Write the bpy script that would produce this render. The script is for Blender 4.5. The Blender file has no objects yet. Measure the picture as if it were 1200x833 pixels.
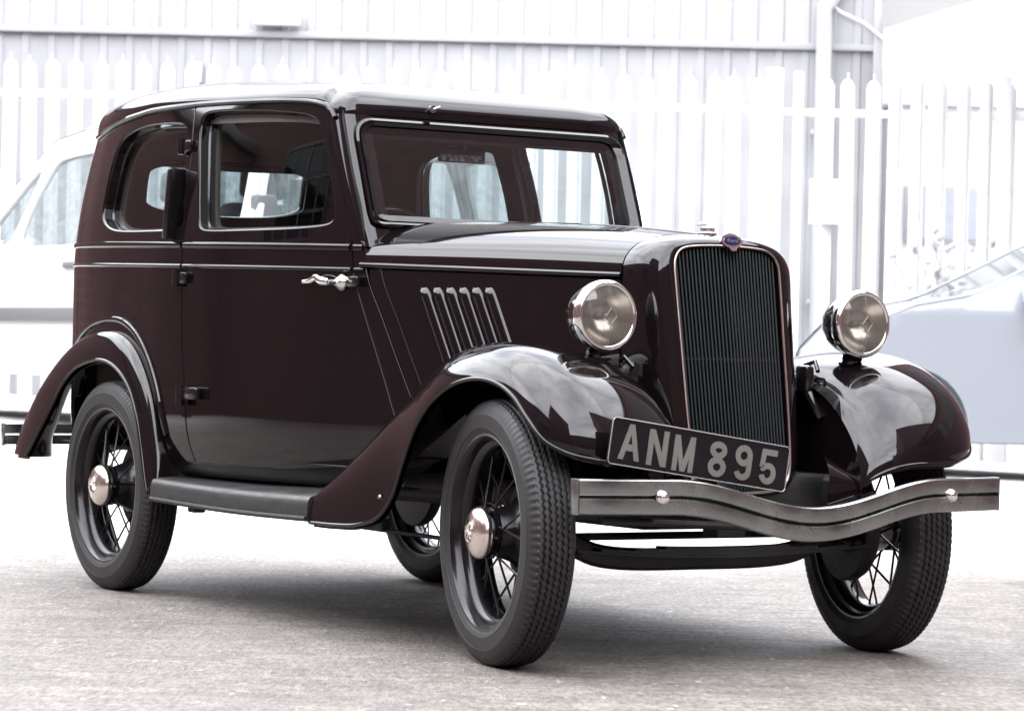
import bpy, bmesh, math, random
import numpy as np
from mathutils import Vector, Matrix
from mathutils.geometry import delaunay_2d_cdt

random.seed(4)
R = math.radians
scene = bpy.context.scene
col = scene.collection

# ---------------------------------------------------------------- camera
CAM = np.array([8.2033, -4.2172, 0.7503])
YAW, PITCH, ROLL, FPX = 2.5885, 0.0003, 0.0232, 3352.8
_fw = np.array([math.cos(YAW) * math.cos(PITCH), math.sin(YAW) * math.cos(PITCH), math.sin(PITCH)])
_rt = np.array([math.sin(YAW), -math.cos(YAW), 0.0])
_up = np.cross(_rt, _fw)
_r2 = math.cos(ROLL) * _rt + math.sin(ROLL) * _up
_u2 = -math.sin(ROLL) * _rt + math.cos(ROLL) * _up
cd = bpy.data.cameras.new('camera')
cam = bpy.data.objects.new('camera', cd)
col.objects.link(cam)
cam.matrix_world = Matrix(((_r2[0], _u2[0], -_fw[0], CAM[0]), (_r2[1], _u2[1], -_fw[1], CAM[1]),
                           (_r2[2], _u2[2], -_fw[2], CAM[2]), (0, 0, 0, 1)))
cd.sensor_width = 36.0
cd.lens = FPX / 1200 * 36
cd.clip_start, cd.clip_end = 0.1, 2000
cd.dof.use_dof = True
cd.dof.focus_distance = 7.4
cd.dof.aperture_fstop = 10
scene.camera = cam

# ---------------------------------------------------------------- light
SUN_EL, SUN_AZ = R(52), R(-55)          # azimuth of the sun as a direction in the xy plane
w = bpy.data.worlds.new('World')
scene.world = w
w.use_nodes = True
nt = w.node_tree
nt.nodes.clear()
wo = nt.nodes.new('ShaderNodeOutputWorld')
bg = nt.nodes.new('ShaderNodeBackground')
bg.inputs['Strength'].default_value = 0.1
sky = nt.nodes.new('ShaderNodeTexSky')
sky.sky_type = 'NISHITA'
sky.sun_disc = False
sky.sun_elevation = SUN_EL
sky.sun_rotation = math.pi / 2 - SUN_AZ
tc = nt.nodes.new('ShaderNodeTexCoord')
mp = nt.nodes.new('ShaderNodeMapping')
mp.inputs['Scale'].default_value = (1, 1, 2.2)
nz = nt.nodes.new('ShaderNodeTexNoise')
nz.inputs['Scale'].default_value = 2.3
nz.inputs['Detail'].default_value = 8
nz.inputs['Roughness'].default_value = 0.58
nz.inputs['Distortion'].default_value = 0.3
rp = nt.nodes.new('ShaderNodeValToRGB')
rp.color_ramp.elements[0].position = 0.36
rp.color_ramp.elements[1].position = 0.62
mx = nt.nodes.new('ShaderNodeMix')
mx.data_type = 'RGBA'
mx.inputs['B'].default_value = (10.8, 10.9, 11.35, 1)
rp.color_ramp.elements[0].color = (0.42, 0.42, 0.42, 1)
rp.color_ramp.elements[1].color = (1, 1, 1, 1)
nt.links.new(tc.outputs['Generated'], mp.inputs['Vector'])
nt.links.new(mp.outputs['Vector'], nz.inputs['Vector'])
nt.links.new(nz.outputs['Fac'], rp.inputs['Fac'])
nt.links.new(rp.outputs['Color'], mx.inputs['Factor'])
nt.links.new(sky.outputs['Color'], mx.inputs['A'])
nt.links.new(mx.outputs['Result'], bg.inputs['Color'])
nt.links.new(bg.outputs['Background'], wo.inputs['Surface'])

sd = bpy.data.lights.new('sun', 'SUN')
sd.energy = 0.7
sd.angle = R(120)
sd.color = (1, 0.965, 0.92)
so = bpy.data.objects.new('sun', sd)
col.objects.link(so)
sdir = Vector((math.cos(SUN_AZ) * math.cos(SUN_EL), math.sin(SUN_AZ) * math.cos(SUN_EL), math.sin(SUN_EL)))
so.rotation_euler = sdir.to_track_quat('Z', 'Y').to_euler()
so.location = (0, 0, 30)

scene.view_settings.view_transform = 'Standard'
scene.view_settings.look = 'None'
scene.view_settings.exposure = 2.9
scene.view_settings.gamma = 1.0
scene.view_settings.use_curve_mapping = False
scene.cycles.max_bounces = 12
scene.cycles.transparent_max_bounces = 24
scene.cycles.caustics_reflective = False
scene.cycles.caustics_refractive = False

# ---------------------------------------------------------------- materials
def mat(name, color, rough=0.5, metal=0.0, coat=0.0, spec=0.5, noise=0.0, nscale=8.0, bump=0.0, bscale=60.0, rnoise=0.0, color2=None):
    m = bpy.data.materials.new(name)
    m.use_nodes = True
    t = m.node_tree
    b = t.nodes['Principled BSDF']
    b.inputs['Base Color'].default_value = (*color, 1)
    b.inputs['Roughness'].default_value = rough
    b.inputs['Metallic'].default_value = metal
    b.inputs['Coat Weight'].default_value = coat
    b.inputs['Coat Roughness'].default_value = 0.02
    b.inputs['Specular IOR Level'].default_value = spec
    c = t.nodes.new('ShaderNodeTexCoord')
    if noise or color2 or rnoise:
        n = t.nodes.new('ShaderNodeTexNoise')
        n.inputs['Scale'].default_value = nscale
        n.inputs['Detail'].default_value = 6
        t.links.new(c.outputs['Object'], n.inputs['Vector'])
        if noise or color2:
            rr = t.nodes.new('ShaderNodeValToRGB')
            rr.color_ramp.elements[0].position = 0.35
            rr.color_ramp.elements[1].position = 0.68
            c2 = color2 or tuple(min(1, k * (1 + noise)) for k in color)
            c1 = color if color2 else tuple(k * (1 - noise) for k in color)
            rr.color_ramp.elements[0].color = (*c1, 1)
            rr.color_ramp.elements[1].color = (*c2, 1)
            t.links.new(n.outputs['Fac'], rr.inputs['Fac'])
            t.links.new(rr.outputs['Color'], b.inputs['Base Color'])
        if rnoise:
            mr = t.nodes.new('ShaderNodeMapRange')
            mr.inputs['From Min'].default_value = 0.3
            mr.inputs['From Max'].default_value = 0.75
            mr.inputs['To Min'].default_value = max(0, rough - rnoise)
            mr.inputs['To Max'].default_value = rough + rnoise
            t.links.new(n.outputs['Fac'], mr.inputs['Value'])
            t.links.new(mr.outputs['Result'], b.inputs['Roughness'])
    if bump:
        n2 = t.nodes.new('ShaderNodeTexNoise')
        n2.inputs['Scale'].default_value = bscale
        n2.inputs['Detail'].default_value = 4
        bp = t.nodes.new('ShaderNodeBump')
        bp.inputs['Strength'].default_value = bump
        bp.inputs['Distance'].default_value = 0.01
        t.links.new(c.outputs['Object'], n2.inputs['Vector'])
        t.links.new(n2.outputs['Fac'], bp.inputs['Height'])
        t.links.new(bp.outputs['Normal'], b.inputs['Normal'])
    return m

def glass_mat(name, tint=(0.9, 0.95, 0.95), ior=1.5, haze=0.0, haze_col=(0.5, 0.5, 0.5)):
    m = bpy.data.materials.new(name)
    m.use_nodes = True
    t = m.node_tree
    t.nodes.clear()
    o = t.nodes.new('ShaderNodeOutputMaterial')
    lw = t.nodes.new('ShaderNodeLayerWeight')
    lw.inputs['Blend'].default_value = 0.5
    pw = t.nodes.new('ShaderNodeMath'); pw.operation = 'POWER'; pw.inputs[1].default_value = 5
    fr = t.nodes.new('ShaderNodeMath'); fr.operation = 'MULTIPLY_ADD'
    fr.inputs[1].default_value = 0.9; fr.inputs[2].default_value = 0.06
    t.links.new(lw.outputs['Facing'], pw.inputs[0]); t.links.new(pw.outputs[0], fr.inputs[0])
    tr = t.nodes.new('ShaderNodeBsdfTransparent')
    tr.inputs['Color'].default_value = (*tint, 1)
    gl = t.nodes.new('ShaderNodeBsdfGlossy')
    gl.inputs['Roughness'].default_value = 0.0
    mxs = t.nodes.new('ShaderNodeMixShader')
    base = tr
    if haze:
        df = t.nodes.new('ShaderNodeBsdfDiffuse')
        df.inputs['Color'].default_value = (*haze_col, 1)
        m2 = t.nodes.new('ShaderNodeMixShader')
        c = t.nodes.new('ShaderNodeTexCoord')
        mpn = t.nodes.new('ShaderNodeMapping')
        mpn.inputs['Rotation'].default_value = (0.7, 0.2, 0.3)
        mpn.inputs['Scale'].default_value = (4, 30, 4)
        n = t.nodes.new('ShaderNodeTexNoise')
        n.inputs['Scale'].default_value = 3
        n.inputs['Detail'].default_value = 5
        mr = t.nodes.new('ShaderNodeMapRange')
        mr.inputs['From Min'].default_value = 0.3
        mr.inputs['From Max'].default_value = 0.8
        mr.inputs['To Min'].default_value = haze * 0.5
        mr.inputs['To Max'].default_value = haze * 1.6
        t.links.new(c.outputs['Object'], mpn.inputs['Vector'])
        t.links.new(mpn.outputs['Vector'], n.inputs['Vector'])
        t.links.new(n.outputs['Fac'], mr.inputs['Value'])
        t.links.new(mr.outputs['Result'], m2.inputs['Fac'])
        t.links.new(tr.outputs[0], m2.inputs[1])
        t.links.new(df.outputs[0], m2.inputs[2])
        base = m2
    t.links.new(fr.outputs[0], mxs.inputs['Fac'])
    t.links.new(base.outputs[0], mxs.inputs[1])
    t.links.new(gl.outputs[0], mxs.inputs[2])
    t.links.new(mxs.outputs[0], o.inputs['Surface'])
    return m

M = {}
M['paint'] = mat('black_paint', (0.0042, 0.0027, 0.0033), rough=0.045, coat=0.0, spec=0.42, rnoise=0.02, nscale=5)
M['paint2'] = mat('black_enamel', (0.006, 0.005, 0.006), rough=0.16, rnoise=0.05)
M['wheel'] = mat('wheel_black', (0.005, 0.004, 0.0055), rough=0.22, spec=0.35, rnoise=0.06)
M['iron'] = mat('chassis_black', (0.008, 0.007, 0.007), rough=0.6, noise=0.4, bump=0.2)
M['rubber'] = mat('tyre_rubber', (0.0088, 0.0076, 0.0082), rough=0.62, rnoise=0.1, nscale=14, noise=0.3)
M['mat_rubber'] = mat('running_board_rubber', (0.010, 0.0093, 0.0098), rough=0.5, rnoise=0.12, nscale=10, noise=0.35, bump=0.12, bscale=40)
M['chrome'] = mat('chrome', (0.83, 0.82, 0.8), rough=0.08, metal=1, rnoise=0.05, nscale=20)
M['nickel'] = mat('hub_nickel', (0.78, 0.7, 0.64), rough=0.2, metal=1, rnoise=0.08, nscale=30)
M['dull'] = mat('dull_chrome', (0.25, 0.265, 0.262), rough=0.26, metal=1, rnoise=0.12, nscale=9, bump=0.04, bscale=30, color2=(0.36, 0.375, 0.37))
M['trim'] = mat('aged_trim', (0.36, 0.29, 0.26), rough=0.3, metal=1)
M['slat'] = mat('grille_bar', (0.004, 0.006, 0.007), rough=0.4, spec=0.22)
M['dark'] = mat('void_black', (0.003, 0.003, 0.003), rough=0.8)
M['silver'] = mat('reflector_silver', (0.50, 0.475, 0.45), rough=0.22, metal=1)
M['cloth'] = mat('brown_trim_cloth', (0.032, 0.024, 0.021), rough=0.9, noise=0.2, bump=0.3, bscale=200)
M['liner'] = mat('headlining', (0.15, 0.14, 0.14), rough=0.95, noise=0.1)
M['leather'] = mat('seat_leather', (0.05, 0.028, 0.02), rough=0.5, noise=0.2)
M['glass'] = glass_mat('window_glass', (0.86, 0.92, 0.92))
M['screen'] = glass_mat('windscreen_glass', (0.86, 0.91, 0.91), haze=0.03, haze_col=(0.05, 0.045, 0.05))
M['lens'] = glass_mat('lamp_lens', (0.93, 0.9, 0.84), haze=0.42, haze_col=(0.135, 0.125, 0.112))
M['plate'] = mat('number_plate_black', (0.006, 0.0045, 0.006), rough=0.3, spec=0.3, rnoise=0.1)
M['plate_edge'] = mat('plate_edging', (0.30, 0.29, 0.285), rough=0.35, metal=0.6)
M['letter'] = mat('plate_letter', (0.12, 0.12, 0.108), rough=0.5, noise=0.1)
M['blue'] = mat('badge_blue', (0.004, 0.008, 0.05), rough=0.2)
M['white'] = mat('white_paint', (0.6, 0.6, 0.61), rough=0.35, noise=0.04)
M['galv'] = mat('fence_white', (0.58, 0.585, 0.59), rough=0.55, noise=0.05)

# ---------------------------------------------------------------- helpers
def pch(xk, yk, x):
    xk = np.asarray(xk, float); yk = np.asarray(yk, float); x = np.asarray(x, float)
    h = np.diff(xk); d = np.diff(yk) / h
    m = np.zeros_like(yk)
    for i in range(1, len(xk) - 1):
        if d[i - 1] * d[i] > 0:
            w1, w2 = 2 * h[i] + h[i - 1], h[i] + 2 * h[i - 1]
            m[i] = (w1 + w2) / (w1 / d[i - 1] + w2 / d[i])
    m[0], m[-1] = d[0], d[-1]
    i = np.clip(np.searchsorted(xk, x) - 1, 0, len(h) - 1)
    t = (x - xk[i]) / h[i]
    out = ((1 + 2 * t) * (1 - t) ** 2 * yk[i] + t * (1 - t) ** 2 * h[i] * m[i]
           + t * t * (3 - 2 * t) * yk[i + 1] + t * t * (t - 1) * h[i] * m[i + 1])
    out = np.where(x < xk[0], yk[0] + (x - xk[0]) * m[0], out)
    return np.where(x > xk[-1], yk[-1] + (x - xk[-1]) * m[-1], out)

def natural(P, n):
    """smooth curve through the points P (k,d), n samples, cubic Catmull-Rom with chord-length knots"""
    P = np.asarray(P, float)
    t = np.concatenate([[0], np.cumsum(np.sqrt(np.linalg.norm(np.diff(P, axis=0), axis=1)) + 1e-9)])
    k = len(P)
    m = np.zeros_like(P)
    for i in range(1, k - 1):
        a, b = t[i] - t[i - 1], t[i + 1] - t[i]
        m[i] = ((P[i] - P[i - 1]) / a * b + (P[i + 1] - P[i]) / b * a) / (a + b)
    m[0] = (P[1] - P[0]) / (t[1] - t[0]); m[-1] = (P[-1] - P[-2]) / (t[-1] - t[-2])
    u = np.linspace(0, t[-1], n)
    i = np.clip(np.searchsorted(t, u) - 1, 0, k - 2)
    h = (t[i + 1] - t[i])[:, None]; s = ((u - t[i])[:, None]) / h
    return ((1 + 2 * s) * (1 - s) ** 2 * P[i] + s * (1 - s) ** 2 * h * m[i]
            + s * s * (3 - 2 * s) * P[i + 1] + s * s * (s - 1) * h * m[i + 1])

def chaikin(P, n=3, closed=True):
    P = np.asarray(P, float)
    for _ in range(n):
        if closed:
            Q = np.roll(P, -1, axis=0)
            P = np.stack([0.75 * P + 0.25 * Q, 0.25 * P + 0.75 * Q], 1).reshape(-1, P.shape[1])
        else:
            a = 0.75 * P[:-1] + 0.25 * P[1:]; b = 0.25 * P[:-1] + 0.75 * P[1:]
            P = np.concatenate([P[:1], np.stack([a, b], 1).reshape(-1, P.shape[1]), P[-1:]])
    return P

def resample(P, step, closed=True):
    P = np.asarray(P, float)
    Q = np.concatenate([P, P[:1]]) if closed else P
    s = np.concatenate([[0], np.cumsum(np.linalg.norm(np.diff(Q, axis=0), axis=1))])
    n = max(4, int(round(s[-1] / step)))
    u = np.linspace(0, s[-1], n + 1)
    if closed: u = u[:-1]
    return np.stack([np.interp(u, s, Q[:, k]) for k in range(Q.shape[1])], 1)

class MB:
    def __init__(self): self.v = []; self.f = []
    def add(self, v, f, mtx=None):
        o = len(self.v)
        for p in v:
            p = Vector((float(p[0]), float(p[1]), float(p[2])))
            self.v.append(tuple(mtx @ p) if mtx else tuple(p))
        self.f += [tuple(i + o for i in q) for q in f]
        return self
    def grid(self, P, cu=False, cv=False, flip=False, mtx=None):
        P = np.asarray(P); n, m = P.shape[:2]; F = []
        for i in range(n if cu else n - 1):
            for j in range(m if cv else m - 1):
                q = (i * m + j, ((i + 1) % n) * m + j, ((i + 1) % n) * m + (j + 1) % m, i * m + (j + 1) % m)
                F.append(q[::-1] if flip else q)
        return self.add(P.reshape(-1, 3), F, mtx)
    def tube(self, path, r, seg=8, closed=False, flat=(1, 1), cap=True):
        path = [Vector(tuple(map(float, p))) for p in path]
        n = len(path); rings = []
        up = Vector((0, 0, 1)); prev = None
        for i in range(n):
            a = path[(i - 1) % n] if (closed or i > 0) else path[i]
            b = path[(i + 1) % n] if (closed or i < n - 1) else path[i]
            t = (b - a).normalized()
            if prev is None:
                ref = Vector((0, 0, 1)) if abs(t.z) < 0.9 else Vector((1, 0, 0))
                nn = (ref - t * ref.dot(t)).normalized()
            else:
                nn = (prev - t * prev.dot(t)).normalized()
            prev = nn; bb = t.cross(nn)
            rr = r[i] if hasattr(r, '__len__') else r
            rings.append([path[i] + (nn * math.cos(2 * math.pi * k / seg) * flat[0] + bb * math.sin(2 * math.pi * k / seg) * flat[1]) * rr for k in range(seg)])
        v = [p for q in rings for p in q]; F = []
        for i in range(n if closed else n - 1):
            for k in range(seg):
                F.append((i * seg + k, i * seg + (k + 1) % seg, ((i + 1) % n) * seg + (k + 1) % seg, ((i + 1) % n) * seg + k))
        if cap and not closed:
            F.append(tuple(range(seg))[::-1]); F.append(tuple((n - 1) * seg + k for k in range(seg)))
        return self.add(v, F)
    def lathe(self, prof, seg=48, axis='y', mtx=None, flip=False):
        prof = np.asarray(prof, float); a = np.linspace(0, 2 * np.pi, seg, endpoint=False)
        r, h = prof[:, 0], prof[:, 1]
        c, s = np.cos(a)[:, None] * r[None], np.sin(a)[:, None] * r[None]
        H = np.broadcast_to(h, c.shape)
        P = {'y': np.stack([c, H, s], -1), 'x': np.stack([H, c, s], -1), 'z': np.stack([c, s, H], -1)}[axis]
        return self.grid(P, cu=True, flip=flip, mtx=mtx)
    def box(self, c, s, bev=0.0, rot=None, seg=2):
        bm = bmesh.new()
        bmesh.ops.create_cube(bm, size=1)
        for vv in bm.verts: vv.co = Vector((vv.co.x * s[0], vv.co.y * s[1], vv.co.z * s[2]))
        if bev: bmesh.ops.bevel(bm, geom=bm.edges[:], offset=bev, segments=seg, affect='EDGES', profile=0.5)
        mt = Matrix.Translation(c) @ (rot if rot else Matrix())
        bm.verts.index_update()
        self.add([vv.co.copy() for vv in bm.verts], [tuple(vv.index for vv in ff.verts) for ff in bm.faces], mt)
        bm.free()
        return self
    def extrude(self, poly, d0, d1, fn):
        """solid from a 2D outline; fn(a,b,d) -> 3D"""
        n = len(poly)
        v = [fn(a, b, d0) for a, b in poly] + [fn(a, b, d1) for a, b in poly]
        F = [tuple(range(n))[::-1], tuple(range(n, 2 * n))]
        F += [(i, (i + 1) % n, n + (i + 1) % n, n + i) for i in range(n)]
        return self.add(v, F)
    def build(self, name, m, parent=None, smooth=True, angle=38, mirror=False, normals=None, recalc=False, kind=None):
        v = [(p[0], -p[1], p[2]) for p in self.v] if mirror else self.v
        f = [q[::-1] for q in self.f] if mirror else self.f
        me = bpy.data.meshes.new(name)
        me.from_pydata(v, [], f)
        if recalc:
            bm = bmesh.new(); bm.from_mesh(me)
            bmesh.ops.recalc_face_normals(bm, faces=bm.faces[:]); bm.to_mesh(me); bm.free()
        me.materials.append(M[m] if isinstance(m, str) else m)
        if smooth:
            me.polygons.foreach_set('use_smooth', [True] * len(me.polygons))
            if normals is None: me.set_sharp_from_angle(angle=R(angle))
        if normals is not None:
            nn = [(n[0], -n[1], n[2]) for n in normals] if mirror else normals
            me.normals_split_custom_set_from_vertices([tuple(map(float, n)) for n in nn])
        me.update()
        o = bpy.data.objects.new(name, me)
        col.objects.link(o)
        if parent: o.parent = parent
        if kind: o['kind'] = kind
        return o

def empty(name, loc=(0, 0, 0), rz=0.0, label=None, cat=None, group=None, parent=None):
    o = bpy.data.objects.new(name, None)
    col.objects.link(o)
    o.location = loc
    o.rotation_euler = (0, 0, rz)
    o.empty_display_size = 0.2
    if parent: o.parent = parent
    tag(o, label, cat, group)
    return o

def tag(o, label=None, cat=None, group=None, kind=None):
    if label: o['label'] = label
    if cat: o['category'] = cat
    if group: o['group'] = group
    if kind: o['kind'] = kind
    return o

def inpoly(pts, poly):
    pts = np.asarray(pts); x, y = pts[:, 0], pts[:, 1]
    r = np.zeros(len(pts), bool); n = len(poly)
    for i in range(n):
        x1, y1 = poly[i]; x2, y2 = poly[(i + 1) % n]
        if y1 == y2: continue
        r ^= ((y1 > y) != (y2 > y)) & (x < (x2 - x1) * (y - y1) / (y2 - y1) + x1)
    return r

def area(poly):
    x, y = poly[:, 0], poly[:, 1]
    return 0.5 * np.sum(x * np.roll(y, -1) - np.roll(x, -1) * y)

def panel(fn, outline, holes=(), step=0.035, edge=0.014, lip=0.003, depth=0.02, hlip=0.012, hdepth=0.05, offset=0.0, flange=True):
    """Sheet-metal panel: 2D outline with holes mapped through fn(x,z)->(P, N); returns MB and vertex normals."""
    loops = [resample(outline, edge)] + [resample(h, edge) for h in holes]
    if area(loops[0]) < 0: loops[0] = loops[0][::-1]
    for i in range(1, len(loops)):
        if area(loops[i]) > 0: loops[i] = loops[i][::-1]
    pts = []; edges = []
    for L in loops:
        o = len(pts); pts += [tuple(p) for p in L]
        edges += [(o + i, o + (i + 1) % len(L)) for i in range(len(L))]
    lo, hi = loops[0].min(0), loops[0].max(0)
    gx = np.arange(lo[0] + step * 0.5, hi[0], step); gz = np.arange(lo[1] + step * 0.5, hi[1], step)
    G = np.stack(np.meshgrid(gx, gz, indexing='ij'), -1).reshape(-1, 2)
    if len(G):
        ok = inpoly(G, loops[0])
        for h in loops[1:]: ok &= ~inpoly(G, h)
        G = G[ok]
        B = np.array(pts)
        G = G[[np.min(np.hypot(*(B - g).T)) > 0.45 * step for g in G]] if len(G) else G
        pts += [tuple(p) for p in G]
    res = delaunay_2d_cdt([Vector(p) for p in pts], edges, [], 0, 1e-7)
    V = np.array([tuple(p) for p in res[0]]); F = [tuple(f) for f in res[2]]
    c = np.array([V[list(f)].mean(0) for f in F])
    ok = inpoly(c, loops[0])
    for h in loops[1:]: ok &= ~inpoly(c, h)
    F = [f for f, k in zip(F, ok) if k]
    mb = MB()
    P, N = fn(V[:, 0], V[:, 1])
    P = P - N * offset
    # winding: make faces agree with N
    a, b, d = P[F[0][0]], P[F[0][1]], P[F[0][2]]
    if np.dot(np.cross(b - a, d - a), N[F[0][0]]) < 0: F = [f[::-1] for f in F]
    mb.add(P, F); nor = list(N)
    if flange:
        for k, L in enumerate(loops):
            n = len(L); t = np.roll(L, -1, 0) - np.roll(L, 1, 0)
            o2 = np.stack([t[:, 1], -t[:, 0]], 1); o2 /= np.linalg.norm(o2, axis=1)[:, None]
            P0, N0 = fn(L[:, 0], L[:, 1]); P1, _ = fn(L[:, 0] + o2[:, 0] * 1e-3, L[:, 1] + o2[:, 1] * 1e-3)
            P0 = P0 - N0 * offset; P1 = P1 - N0 * offset
            O = P1 - P0; O -= N0 * np.sum(O * N0, 1)[:, None]; O /= np.linalg.norm(O, axis=1)[:, None]
            r, dp = (lip, depth) if k == 0 else (hlip, hdepth)
            rows, nrs = [], []
            for an in np.linspace(0, math.pi / 2, 6):
                rows.append(P0 + O * r * math.sin(an) - N0 * r * (1 - math.cos(an))); nrs.append(N0 * math.cos(an) + O * math.sin(an))
            rows.append(P0 + O * r - N0 * dp); nrs.append(O)
            G3 = np.stack(rows, 0); N3 = np.stack(nrs, 0)
            # orientation test
            a, b, d = G3[0, 0], G3[1, 0], G3[1, 1]
            fl = np.dot(np.cross(b - a, d - a), N3[1, 0]) < 0
            mb.grid(G3, cv=True, flip=fl); nor += list(N3.reshape(-1, 3))
    return mb, nor

def grow(P, d):
    t = np.roll(P, -1, 0) - np.roll(P, 1, 0); n = np.stack([t[:, 1], -t[:, 0]], 1); n /= np.linalg.norm(n, axis=1)[:, None]
    if area(P) < 0: n = -n
    return P + n * d
# rays through the picture, used to read outlines off the modelled surfaces
def ray(px, py):
    return _fw + _r2 * (px - 600) / FPX - _u2 * (py - 416.5) / FPX
def onY(px, py, y):
    d = ray(px, py); return CAM + d * (y - CAM[1]) / d[1]
def onX(px, py, x):
    d = ray(px, py); return CAM + d * (x - CAM[0]) / d[0]

# ================================================================ SETTING
# picture-aligned yard frame: X to the right, D away from the camera
YR = np.array([_rt[0], _rt[1]]); YF = np.array([math.cos(YAW), math.sin(YAW)])
YARD_RZ = math.atan2(YR[1], YR[0])
def yard(X, D, Z=0.0):
    p = CAM[:2] + YR * X + YF * D
    return Vector((p[0], p[1], Z))

def ground_material():
    m = bpy.data.materials.new('yard_concrete'); m.use_nodes = True
    t = m.node_tree; b = t.nodes['Principled BSDF']; L = t.links.new
    c = t.nodes.new('ShaderNodeTexCoord')
    mp = t.nodes.new('ShaderNodeMapping'); mp.inputs['Rotation'].default_value = (0, 0, -YARD_RZ)
    L(c.outputs['Object'], mp.inputs['Vector'])
    def noise(scale, det=5, sc=(1, 1, 1), rough=0.6):
        q = t.nodes.new('ShaderNodeMapping'); q.inputs['Scale'].default_value = sc
        n = t.nodes.new('ShaderNodeTexNoise'); n.inputs['Scale'].default_value = scale
        n.inputs['Detail'].default_value = det; n.inputs['Roughness'].default_value = rough
        L(mp.outputs['Vector'], q.inputs['Vector']); L(q.outputs['Vector'], n.inputs['Vector']); return n
    big = noise(0.9, 6); mid = noise(7, 6, (1.5, .8, 1)); fine = noise(62, 4, (1, .33, 1), .75); ridge = noise(1, 3, (1.6, 15, 1)); stone = t.nodes.new('ShaderNodeTexVoronoi')
    stone.inputs['Scale'].default_value = 85
    sq = t.nodes.new('ShaderNodeMapping'); sq.inputs['Scale'].default_value = (1, .4, 1); L(mp.outputs['Vector'], sq.inputs['Vector']); L(sq.outputs['Vector'], stone.inputs['Vector'])
    r1 = t.nodes.new('ShaderNodeValToRGB')
    r1.color_ramp.elements[0].position, r1.color_ramp.elements[1].position = 0.3, 0.72
    r1.color_ramp.elements[0].color = (0.118, 0.105, 0.094, 1); r1.color_ramp.elements[1].color = (0.205, 0.188, 0.171, 1)
    L(mid.outputs['Fac'], r1.inputs['Fac'])
    r2 = t.nodes.new('ShaderNodeValToRGB')
    r2.color_ramp.elements[0].position, r2.color_ramp.elements[1].position = 0.3, 0.7
    r2.color_ramp.elements[0].color = (0.38, 0.37, 0.37, 1); r2.color_ramp.elements[1].color = (1.4, 1.4, 1.38, 1)
    L(fine.outputs['Fac'], r2.inputs['Fac'])
    r3 = t.nodes.new('ShaderNodeValToRGB')
    r3.color_ramp.elements[0].position, r3.color_ramp.elements[1].position = 0.35, 0.65
    r3.color_ramp.elements[0].color = (0.85, 0.85, 0.85, 1); r3.color_ramp.elements[1].color = (1.12, 1.12, 1.12, 1)
    L(big.outputs['Fac'], r3.inputs['Fac'])
    r4 = t.nodes.new('ShaderNodeValToRGB')   # pale chips of aggregate
    r4.color_ramp.elements[0].position, r4.color_ramp.elements[1].position = 0.9, 0.97
    r4.color_ramp.elements[0].color = (0, 0, 0, 1); r4.color_ramp.elements[1].color = (1, 1, 1, 1)
    L(stone.outputs['Color'], r4.inputs['Fac'])
    def mul(a, bb, mode='MULTIPLY', fac=1.0):
        x = t.nodes.new('ShaderNodeMix'); x.data_type = 'RGBA'; x.blend_type = mode
        x.inputs['Factor'].default_value = fac
        L(a, x.inputs['A'])
        if hasattr(bb, 'links'): L(bb, x.inputs['B'])
        else: x.inputs['B'].default_value = bb
        return x
    a = mul(r1.outputs['Color'], r2.outputs['Color']); a2 = mul(a.outputs['Result'], r3.outputs['Color'])
    r5 = t.nodes.new('ShaderNodeValToRGB'); r5.color_ramp.elements[0].position, r5.color_ramp.elements[1].position = 0.35, 0.65
    r5.color_ramp.elements[0].color = (0.82, 0.815, 0.81, 1); r5.color_ramp.elements[1].color = (1.12, 1.12, 1.115, 1); L(ridge.outputs['Fac'], r5.inputs['Fac'])
    a2 = mul(a2.outputs['Result'], r5.outputs['Color'])
    a3 = mul(a2.outputs['Result'], (0.32, 0.31, 0.3, 1), 'MIX'); L(r4.outputs['Color'], a3.inputs['Factor'])
    # overexposed fade to pale towards the forecourt, painted into the ground colour
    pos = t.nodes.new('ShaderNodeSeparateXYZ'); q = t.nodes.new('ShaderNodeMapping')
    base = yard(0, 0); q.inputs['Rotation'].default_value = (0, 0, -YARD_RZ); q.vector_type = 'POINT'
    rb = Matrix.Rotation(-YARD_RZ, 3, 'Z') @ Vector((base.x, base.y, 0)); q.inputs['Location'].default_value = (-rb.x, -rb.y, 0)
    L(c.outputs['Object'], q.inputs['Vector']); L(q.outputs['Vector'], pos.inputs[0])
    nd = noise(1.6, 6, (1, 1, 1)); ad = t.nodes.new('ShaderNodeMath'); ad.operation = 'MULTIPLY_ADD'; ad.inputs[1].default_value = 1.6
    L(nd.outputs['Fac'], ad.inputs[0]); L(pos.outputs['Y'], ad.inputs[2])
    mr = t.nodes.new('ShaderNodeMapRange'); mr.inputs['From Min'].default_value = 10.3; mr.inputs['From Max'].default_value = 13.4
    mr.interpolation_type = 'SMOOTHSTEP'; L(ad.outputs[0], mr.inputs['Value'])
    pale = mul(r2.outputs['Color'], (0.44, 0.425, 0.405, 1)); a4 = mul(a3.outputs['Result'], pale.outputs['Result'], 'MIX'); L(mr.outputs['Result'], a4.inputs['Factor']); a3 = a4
    L(a3.outputs['Result'], b.inputs['Base Color'])
    b.inputs['Roughness'].default_value = 0.62
    s1 = t.nodes.new('ShaderNodeMath'); s1.operation = 'MULTIPLY'; s1.inputs[1].default_value = 1.3
    L(ridge.outputs['Fac'], s1.inputs[0])
    s2 = t.nodes.new('ShaderNodeMath'); s2.operation = 'ADD'; L(s1.outputs[0], s2.inputs[0]); L(fine.outputs['Fac'], s2.inputs[1])
    bp = t.nodes.new('ShaderNodeBump'); bp.inputs['Strength'].default_value = 0.9; bp.inputs['Distance'].default_value = 0.016
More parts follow.
